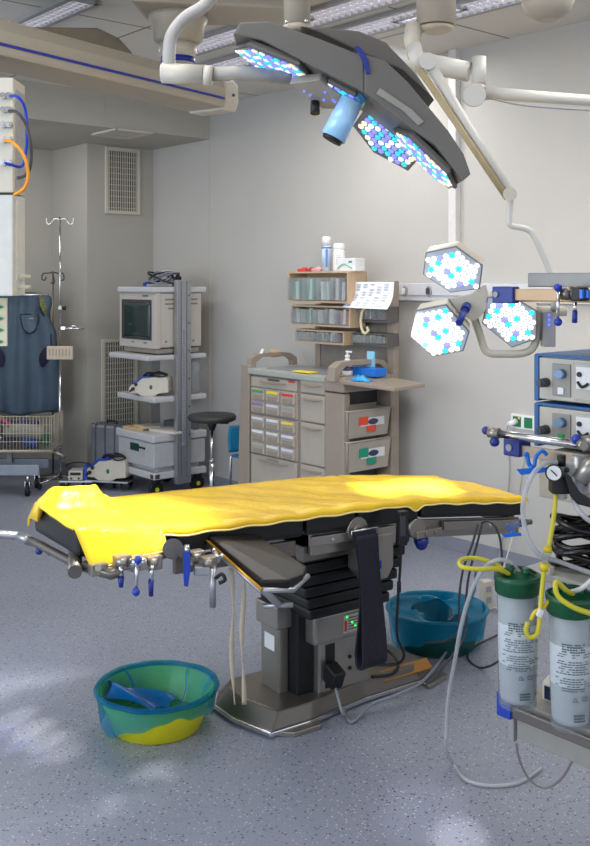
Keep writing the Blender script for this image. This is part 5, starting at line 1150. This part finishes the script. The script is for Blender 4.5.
rl = pd('front_rail', MB().span(.03, .62, .0, .012, ra0, ra1, .002).span(.2, .22, .01, .09, zsu-.026, zsu-.004).span(.5, .52, .01, .09, zsu-.026, zsu-.004), mat('rail_tan', (165, 148, 128), .35, .5))
pd('rail_cap', MB().span(-.02, .035, -.012, .045, ca0, ca1, .006), NAVY, rl); pd('cap_screw', MB().cyl((.002, -.010, (ca0+ca1)/2), (.002, -.016, (ca0+ca1)/2), .010, seg=14), GREYPL, rl)
bzx0, bz1 = EX(516, 455, .10); bz0 = EX(518, 478, .10)[1]
pd('shelf_drawer', MB().span(.02, .16, .10, .44, zsu-.14, zsu-.032, .006), mat('drawer_beige', (170, 160, 142), .45))
pd('rail_bracket', MB().span(.19, .27, -.035, -.002, zsu-.075, zsu+.0, .008).cyl((.23, -.02, zsu-.10), (.23, -.02, zsu+.02), .018), GALV)
# upper bar, above the devices
tpx, tz1 = EX(535, 273, .0); tz0 = EX(535, 287, .0)[1]
tb_ = pd('top_shelf', MB().span(.055, .62, .0, .46, tz0, tz1, .003), mat('bar_grey', (132, 130, 126), .4, .3))
rz1 = EX(515, 288, -.02)[1]; rz0 = EX(515, 301, -.02)[1]
r2_ = pd('top_rail', MB().span(.02, .62, -.045, -.033, rz0+.002, rz1-.002, .002).span(.2, .22, -.035, .0, rz0+.01, tz0+.002).span(.02, .62, -.006, .0, rz0-.002, rz1-.004), mat('rail_peach', (176, 146, 112), .35, .35))
pd('rail_cap', MB().span(-.025, .045, -.055, -.022, rz0-.006, rz1+.004, .004), NAVY, r2_); pd('cap_screw', MB().cyl((-.01, -.055, (rz0+rz1)/2), (-.01, -.06, (rz0+rz1)/2), .008, seg=14), GREYPL, r2_)
pd('side_stanchion', MB().span(.50, .56, .44, .46, zsu, tz0+.004), GALV)
# devices
def device(zb, h, label, top, knobcol, grn=False):
    r = thing('device_unit', label, 'medical device', EM @ Vector((.022, .13, zb)), RZ, None)
    build('case', MB().span(-.03, .45, .01, .30, .004, h, .004), CREAM, r)
    build('front_panel', MB().span(-.018, .45, -.004, .012, .008, h-.006, .002), mat('panel_grey', (182, 177, 166), .4), r)
    build('edge_trim', MB().span(-.034, -.018, -.008, .30, .0, h+.003, .004).span(-.03, .45, -.006, .30, h-.003, h+.005, .002), mat('device_blue', (30, 92, 150), .4), r)
    build('inset_panel', MB().span(.028, .088, -.008, -.003, .02, h-.02, .002), mat('inset_grey', (140, 137, 130), .4), r)
    build('side_plate', MB().span(.096, .40, -.008, -.003, .015, h-.014, .002), mat('inset_grey2', (176, 172, 162), .4), r)
    build('jack', MB().cyl((.006, -.002, h*.42), (.006, -.035, h*.42), .014, .012).cyl((.006, -.034, h*.42), (.006, -.04, h*.42), .008), DGREY, r)
    build('knob', MB().cyl((.062, -.006, h*.64), (.062, -.024, h*.64), .014, .012).cyl((.050, -.012, h*.64), (.050, -.022, h*.64), .009), mat('knob_steelblue', (110, 135, 165), .3, .4), r)
    build('button', MB().span(.048, .068, -.012, -.007, .026, .046, .002), mat('button_green', (20, 150, 70), .4) if grn else WHITEP, r)
    build('label_plate', MB().span(.108, .158, -.011, -.006, h*.35, h*.82, .001), WHITEP, r)
    build('socket', MB().cyl((.120, -.010, h*.66), (.120, -.016, h*.66), .007).tube([(.115, -.013, h*.5), (.13, -.016, h*.40), (.15, -.016, h*.48)], .004, 8, 3), BRUB, r)
    return r
zd2 = zsu+.0; h2 = EX(538, 402, .13)[1]-zd2
device(zd2, h2-.005, 'grey device with green button and blue edge, lower of two stacked', 0, 0, True)
h1 = EX(538, 355, .13)[1]-zd2-h2
device(zd2+h2+.004, h1-.004, 'grey device with two small buttons and blue edge, upper of two stacked', 0, 0, False)
# clamps and lever knobs on the top rail
def X3(px, py, D): return P(px, py, D)
kc = thing('rail_clamp', 'steel clamp with two blue ball grips on the upper rail', 'clamp', X3(566, 300, 2.56), 0)
build('clamp_body', MB().cyl(X3(562, 294, 2.56), X3(572, 294, 2.54), .016).cyl(X3(570, 294, 2.55), X3(578, 294, 2.54), .020), STEEL2, kc, True)
build('lever', MB().cyl(X3(558.5, 288, 2.545), X3(557.5, 321, 2.545), .0045), CHROME, kc, True)
for y in (287.5, 322): build('ball_grip', MB().sphere(X3(558, y, 2.545), .011, seg=14), BLUE, kc, True)
kd = thing('rail_clamp', 'black clamp with blue drop lever on the upper rail', 'clamp', X3(582, 300, 2.5), 0)
build('clamp_body', MB().box(X3(580, 294, 2.5), (.028, .04, .036), bev=.004, rot=(0, 0, RZ)), BRUB, kd, True); build('blue_insert', MB().box(X3(582, 294, 2.475), (.008, .01, .022), rot=(0, 0, RZ)).box(X3(588, 294, 2.475), (.006, .01, .02), rot=(0, 0, RZ)), LBLUE, kd, True)
build('lever', MB().cyl(X3(575, 302, 2.51), X3(575, 312, 2.51), .005), CHROME, kd, True); build('lever_grip', MB().cyl(X3(575, 311, 2.51), X3(574.5, 323, 2.51), .0065, .007), NAVY, kd, True)
# chrome rod with blue knobs
rd = thing('holder_rod', 'chrome rod with blue ball ends crossing in front of the devices', 'rod', X3(540, 440, 2.62), 0)
build('rod', MB().tube([X3(489, 432, 2.72), X3(545, 440, 2.62), X3(600, 448, 2.52)], .0115, 14), CHROME, rd, True)
build('collar', MB().cyl(X3(489, 432, 2.72), X3(499, 433.5, 2.70), .015), STEEL, rd, True)
build('ball_grip', MB().sphere(X3(486, 430.5, 2.725), .012, seg=14), NAVY, rd, True); build('ball_grip', MB().sphere(X3(494.5, 442, 2.70), .014, (1, 1, .95), seg=14), NAVY, rd, True)
build('ball_grip', MB().sphere(X3(576.5, 439, 2.50), .013, seg=14), BLUE, rd, True)
build('end_clamp', MB().cyl(X3(582, 444, 2.5), X3(600, 442, 2.48), .02).cyl(X3(580, 444, 2.48), X3(584, 446, 2.46), .012), STEEL, rd, True)
hook([(533, 474), 1.0], 2.62, 'large blue tubing hook on the lower pendant rail')
# suction regulator
rg = thing('suction_regulator', 'black and white suction regulator with round gauge on the lower rail', 'regulator', X3(560, 500, 2.5), 0)
build('valve_body', MB().box(X3(564, 474, 2.53), (.045, .04, .06), bev=.006).cyl(X3(560, 486, 2.52), X3(560, 498, 2.52), .018), mat('valve_white', (205, 205, 205), .4), rg, True)
build('black_mount', MB().box(X3(560, 484, 2.50), (.050, .045, .045), bev=.006), BRUB, rg, True); build('adjust_knob', MB().cyl(X3(561.5, 455, 2.5), X3(561.5, 466, 2.5), .011), BRUB, rg, True)
gg = build('gauge', MB().cyl(X3(554, 473, 2.47), X3(554, 473, 2.50), .022, seg=28), BRUB, rg, True); build('gauge_face', MB().cyl(X3(554, 473, 2.466), X3(554, 473, 2.471), .018, seg=28), WHITEP, gg, True); build('gauge_needle', MB().tube([X3(551, 470, 2.463), X3(557, 476, 2.463)], .0015, 5), BRUB, gg, True)
build('green_dot', MB().sphere(X3(567, 470, 2.505), .007, seg=8), mat('badge_green', (20, 90, 70), .4), rg, True)
build('black_lever', MB().loft([X3(x, y, 2.45) for x, y in ((563, 470), (570, 476), (580, 492), (592, 500), (592, 508), (577, 504), (570, 496))], [X3(x, y, 2.48) for x, y in ((563, 470), (570, 476), (580, 492), (592, 500), (592, 508), (577, 504), (570, 496))], bev=.003), BRUB, rg, True)
build('steel_barrel', MB().cyl(X3(579, 481, 2.46), X3(600, 455, 2.46), .022, seg=20), STEEL, rg, True)
# clear tubing loop
TWr = .0075
def tube1(pts, r, m, label, name='suction_tube', sm=7): one(name, MB().tube([P(x, y, d) for x, y, d in pts], r, 10, sm), m, label, 'tube')
tube1([(557, 462, 2.5), (545, 463, 2.48), (533, 474, 2.46), (525, 493, 2.45), (523, 515, 2.45), (528, 538, 2.45), (540, 555, 2.46), (560, 562, 2.5), (596, 575, 2.5)], .0065, TUBEW, 'clear tube curving from the regulator down past the pendant')
tube1([(574, 500, 2.47), (580, 512, 2.45), (592, 522, 2.44), (604, 524, 2.44)], .0065, TUBEW, 'short clear tube running off the right edge below the regulator')
# black coiled cable on the lower shelf
mb = MB(); rnd = random.Random(2)
cxx = EM @ Vector((.135, .17, .885))
for k in range(8):
    a0 = rnd.random()*6; rx_ = rnd.uniform(.07, .10); ry_ = rnd.uniform(.05, .08)
    pts = [Vector((cxx.x+math.cos(a0+t_/14*2*PI)*rx_+rnd.uniform(-.006, .006), cxx.y+math.sin(a0+t_/14*2*PI)*ry_, cxx.z+.016+k*.017+.012*math.sin(t_/14*4*PI+a0))) for t_ in range(15)]
    mb.tube(pts, .0095, 8, 3)
one('cable_coil', mb, mat('cable_shiny', (14, 12, 14), .22), 'shiny black coiled cable heaped on the lower pendant shelf', 'cable')
# keypad device on the bottom unit
kp = thing('keypad_unit', 'small cream unit with sloping keypad behind the suction canisters', 'device', EM @ Vector((.16, .12, zu1)), RZ)
build('housing', MB().prism_yz([(-.06, .0), (.20, .0), (.20, .13), (.16, .13), (-.06, .05)], -.10, .22, .004), mat('kp_white', (200, 198, 186), .45), kp)
mb = MB()
for i in range(5):
    for j in range(2): mb.box((-.06+i*.04, .0+j*.05, .083+j*.018), (.022, .026, .01), rot=(.35, 0, 0), bev=.003)
build('keys', mb, mat('keys_yellow', (190, 178, 110), .5), kp); build('dark_front', MB().span(-.09, .2, -.064, -.058, .006, .042), mat('front_navy', (25, 30, 60), .3), kp)
build('green_display', MB().span(-.06, -.03, -.067, -.063, .012, .034), mat('disp_green', (20, 120, 70), .4, emit=(20, 120, 60), estr=.4), kp)

# ---- suction canisters
def text_mesh(body, size):
    cu = bpy.data.curves.new('lettering', 'FONT'); cu.body = body; cu.size = size; cu.align_x = 'CENTER'; cu.extrude = 0
    t_ = bpy.data.objects.new('lettering', cu); COL.objects.link(t_); bpy.context.view_layer.update()
    me = bpy.data.meshes.new_from_object(t_.evaluated_get(bpy.context.evaluated_depsgraph_get())); bpy.data.objects.remove(t_); bpy.data.curves.remove(cu)
    return me
def wrap(mb, me, r, ang, z):                              # put flat lettering round a cylinder, facing angle ang
    vs = []
    for v in me.vertices:
        a_ = ang+v.co.x/r; vs.append(mb.bm.verts.new((math.cos(a_)*r, math.sin(a_)*r, z+v.co.y)))
    for p_ in me.polygons:
        try: mb.bm.faces.new([vs[i] for i in p_.vertices])
        except ValueError: pass
GREENC = mat('lid_green', (0, 78, 48), .35, var=.04); PRINTG = mat('print_green', (70, 95, 100), .5)
LINERW = mat('liner_white', (226, 228, 232), .4, var=.03)
def canister(px, D, zb, ztop_, label, tip):
    x = (px-HX)*D/F; r = .054; H_ = ztop_-zb
    c = thing('suction_canister', label, 'canister', (x, D, zb), 0)
    cup = build('cup', MB().lathe([(r*.86, .0), (r*.92, .004), (r*1.0, H_-.04), (r*1.03, H_-.035), (r*1.03, H_-.02), (r*.985, H_-.02), (r*.88, .01)], seg=40), CLEAR, c)
    build('liner_bag', MB().lathe([(r*.80, .018), (r*.86, .03), (r*.95, H_*.5), (r*.955, H_-.03)], seg=40), LINERW, cup)
    lid = build('lid', MB().lathe([(r*1.0, H_-.045), (r*1.10, H_-.04), (r*1.12, H_-.012), (r*1.15, H_-.008), (r*1.15, H_+.004), (r*1.05, H_+.006), (r*1.0, H_-.002), (r*.4, H_+.012)], seg=40), GREENC, c)
    build('lid_handle', MB().tube([(-.05, -.01, H_+.008), (-.02, .0, H_+.022), (.02, .005, H_+.020), (.048, .01, H_+.006)], .008, 8, 4, flat=.5).cyl((-.02, .0, H_), (-.02, 0, H_+.03), .010).cyl((.02, -.01, H_), (.02, -.01, H_+.024), .010), GREENC, lid)
    mb = MB(); rnd = random.Random(9); rp = r*.965
    base_a = -PI/2+(-.12)
    z = H_*.69
    for i in range(26):
        z -= .0060+(.006 if i in (6, 12, 19) else 0); wid = rnd.uniform(.55, .95) if i > 3 else .55
        if z < H_*.32: break
        n_ = 9
        for k in range(n_):
            if rnd.random() < .12: continue
            a0 = base_a-wid+2*wid*k/n_; a1 = a0+2*wid/n_*.8; rr_ = r*1.008; hh = .0022 if i > 3 else .0034
            vs = [mb.bm.verts.new((math.cos(a_)*rr_, math.sin(a_)*rr_, z+dz)) for a_, dz in ((a0, 0), (a1, 0), (a1, hh), (a0, hh))]; mb.bm.faces.new(vs)
    build('small_print', mb, PRINTG, cup)
    mb = MB(); wrap(mb, text_mesh('CE', .016), r*1.01, base_a+.55, H_*.255); build('ce_mark', mb, PRINTG, cup); mb = MB()
    vs3 = []
    for (tx, tz), (sx_, sz_) in zip([(0, 0), (.012, 0), (.006, .011)], [(1, 1)]*3):
        a_ = base_a-.05+tx/r; vs3.append((a_, H_*.255+tz))
    for i in range(3):
        a_, za_ = vs3[i]; b_, zb2 = vs3[(i+1) % 3]; mb.tube([(math.cos(a_)*r*1.01, math.sin(a_)*r*1.01, za_), (math.cos(b_)*r*1.01, math.sin(b_)*r*1.01, zb2)], .0007, 4)
    build('warning_triangle', mb, PRINTG, cup)
    mb = MB()
    for k in range(3):
        z_ = H_*.10+k*.007; n_ = 5
        for q_ in range(n_):
            a0 = base_a+.0+q_*.11; vs = [mb.bm.verts.new((math.cos(a_)*r*1.0, math.sin(a_)*r*1.0, z_+dz)) for a_, dz in ((a0, 0), (a0+.09, 0), (a0+.09, .0045), (a0, .0045))]; mb.bm.faces.new(vs)
    build('batch_print', mb, PRINTG, cup)
    mb = MB()
    for k in range(12):
        z_ = H_*.12+k*H_*.066; L0 = .28 if k % 2 == 0 else .16
        vs = [mb.bm.verts.new((math.cos(a_)*r*1.012, math.sin(a_)*r*1.012, z_+dz)) for a_, dz in ((base_a+1.35-L0, 0), (base_a+1.35, 0), (base_a+1.35, .0016), (base_a+1.35-L0, .0016))]; mb.bm.faces.new(vs)
        if k % 2 == 0:
            n_ = ['200', '400', '800', '1200', '1600', '1800'][k//2]; wrap(mb, text_mesh(n_, .0095), r*1.012, base_a+1.0, z_+.003)
    build('graduations', mb, PRINTG, cup)
    build('mount_bracket', MB().span(-.02, .02, r*.9, r*1.35, H_*.06, H_*.16, .004), STEEL2, c)
    return c
ZL = 1.7-293*2.6/F
canister(517.5, 2.60, .572, .915, 'suction canister with green lid and yellow looped tube, left of two', 0)
canister(570.5, 2.47, .575, .905, 'suction canister with green lid cut by the right edge, right of two', 1)
YT = glassy('yellow_tubing', (215, 205, 50), .3, .2); YS = mat('yellow_soft', (215, 190, 25), .4)
tube1([(509, 574, 2.58), (497, 569, 2.56), (478, 569, 2.55), (462, 567, 2.56), (460, 561, 2.6), (470, 558, 2.62), (485, 560, 2.62), (498, 566, 2.62), (506, 572, 2.60)], .006, YT, 'yellow ring of tubing on the left canister lid', 'yellow_tube')
tube1([(520, 572, 2.60), (510, 562, 2.60), (497, 560, 2.60), (484, 568, 2.62), (472, 590, 2.65), (462, 622, 2.7), (455, 660, 2.78), (448, 700, 2.88), (446, 740, 2.95)], .006, TUBEW, 'clear tube from the left canister lid sweeping down to the floor')
q = G(447, 748, .008)
one('suction_tube', MB().tube([P(446, 738, 2.95), P(446, 752, 3.05), G(452, 762, .02), G(465, 779, .01), G(485, 785, .009), G(505, 785, .009), G(522, 781, .009), G(541, 768, .009)], .0065, 10, 7), TUBEW, 'clear tube end lying on the floor below the pendant', 'tube')
tube1([(516, 743, 2.80), (520, 762, 2.8), (530, 780, 2.8), (545, 788, 2.78), (562, 778, 2.74), (574, 755, 2.7), (577, 725, 2.66)], .0035, mat('cord_mauve', (128, 120, 122), .4), 'thin grey cord looping below the pendant bottom drawer', 'thin_cord')
tube1([(575, 596, 2.46), (566, 590, 2.42), (556, 582, 2.40), (558, 596, 2.39), (575, 608, 2.38), (600, 616, 2.38)], .0065, YT, 'yellow tube arching over the right canister lid', 'yellow_tube')
tube1([(570, 592, 2.46), (582, 588, 2.42), (600, 572, 2.42)], .006, mat('tube_pale', (205, 205, 208), .35), 'white tube leaving the right canister lid', 'white_tube')
yc = thing('drip_connector', 'yellow ended clear connector hanging with a yellow hooked tube between the canisters', 'connector', X3(545, 570, 2.50), 0)
build('upper_tube', MB().tube([X3(556, 492, 2.5), X3(554, 515, 2.49), X3(549, 545, 2.48), X3(548, 552, 2.48)], .006, 10, 4), YT, yc, True)
build('chamber', MB().cyl(X3(548, 550, 2.48), X3(545, 566, 2.48), .010, .011), CLEAR, yc, True)
build('end_cap', MB().cyl(X3(548.5, 546, 2.48), X3(547.5, 552, 2.48), .008, .012), YS, yc, True); build('end_cap', MB().cyl(X3(545, 563, 2.48), X3(544, 571, 2.48), .013, .009), YS, yc, True)
build('hook_tube', MB().tube([X3(544, 570, 2.48), X3(542, 590, 2.46), X3(540, 612, 2.45), X3(539, 625, 2.44), X3(536, 635, 2.43), X3(529, 637, 2.43), X3(526, 630, 2.43), X3(528, 622, 2.43)], .006, 10, 5), YT, yc, True)
build('side_tube', MB().tube([X3(549, 600, 2.46), X3(543, 608, 2.455), X3(535, 612, 2.45), X3(531, 620, 2.45)], .005, 10, 4), YS, yc, True)
build('white_clip', MB().box(X3(540, 613, 2.44), (.014, .012, .02), bev=.003, rot=(0, .4, 0)), WHITEP, yc, True)
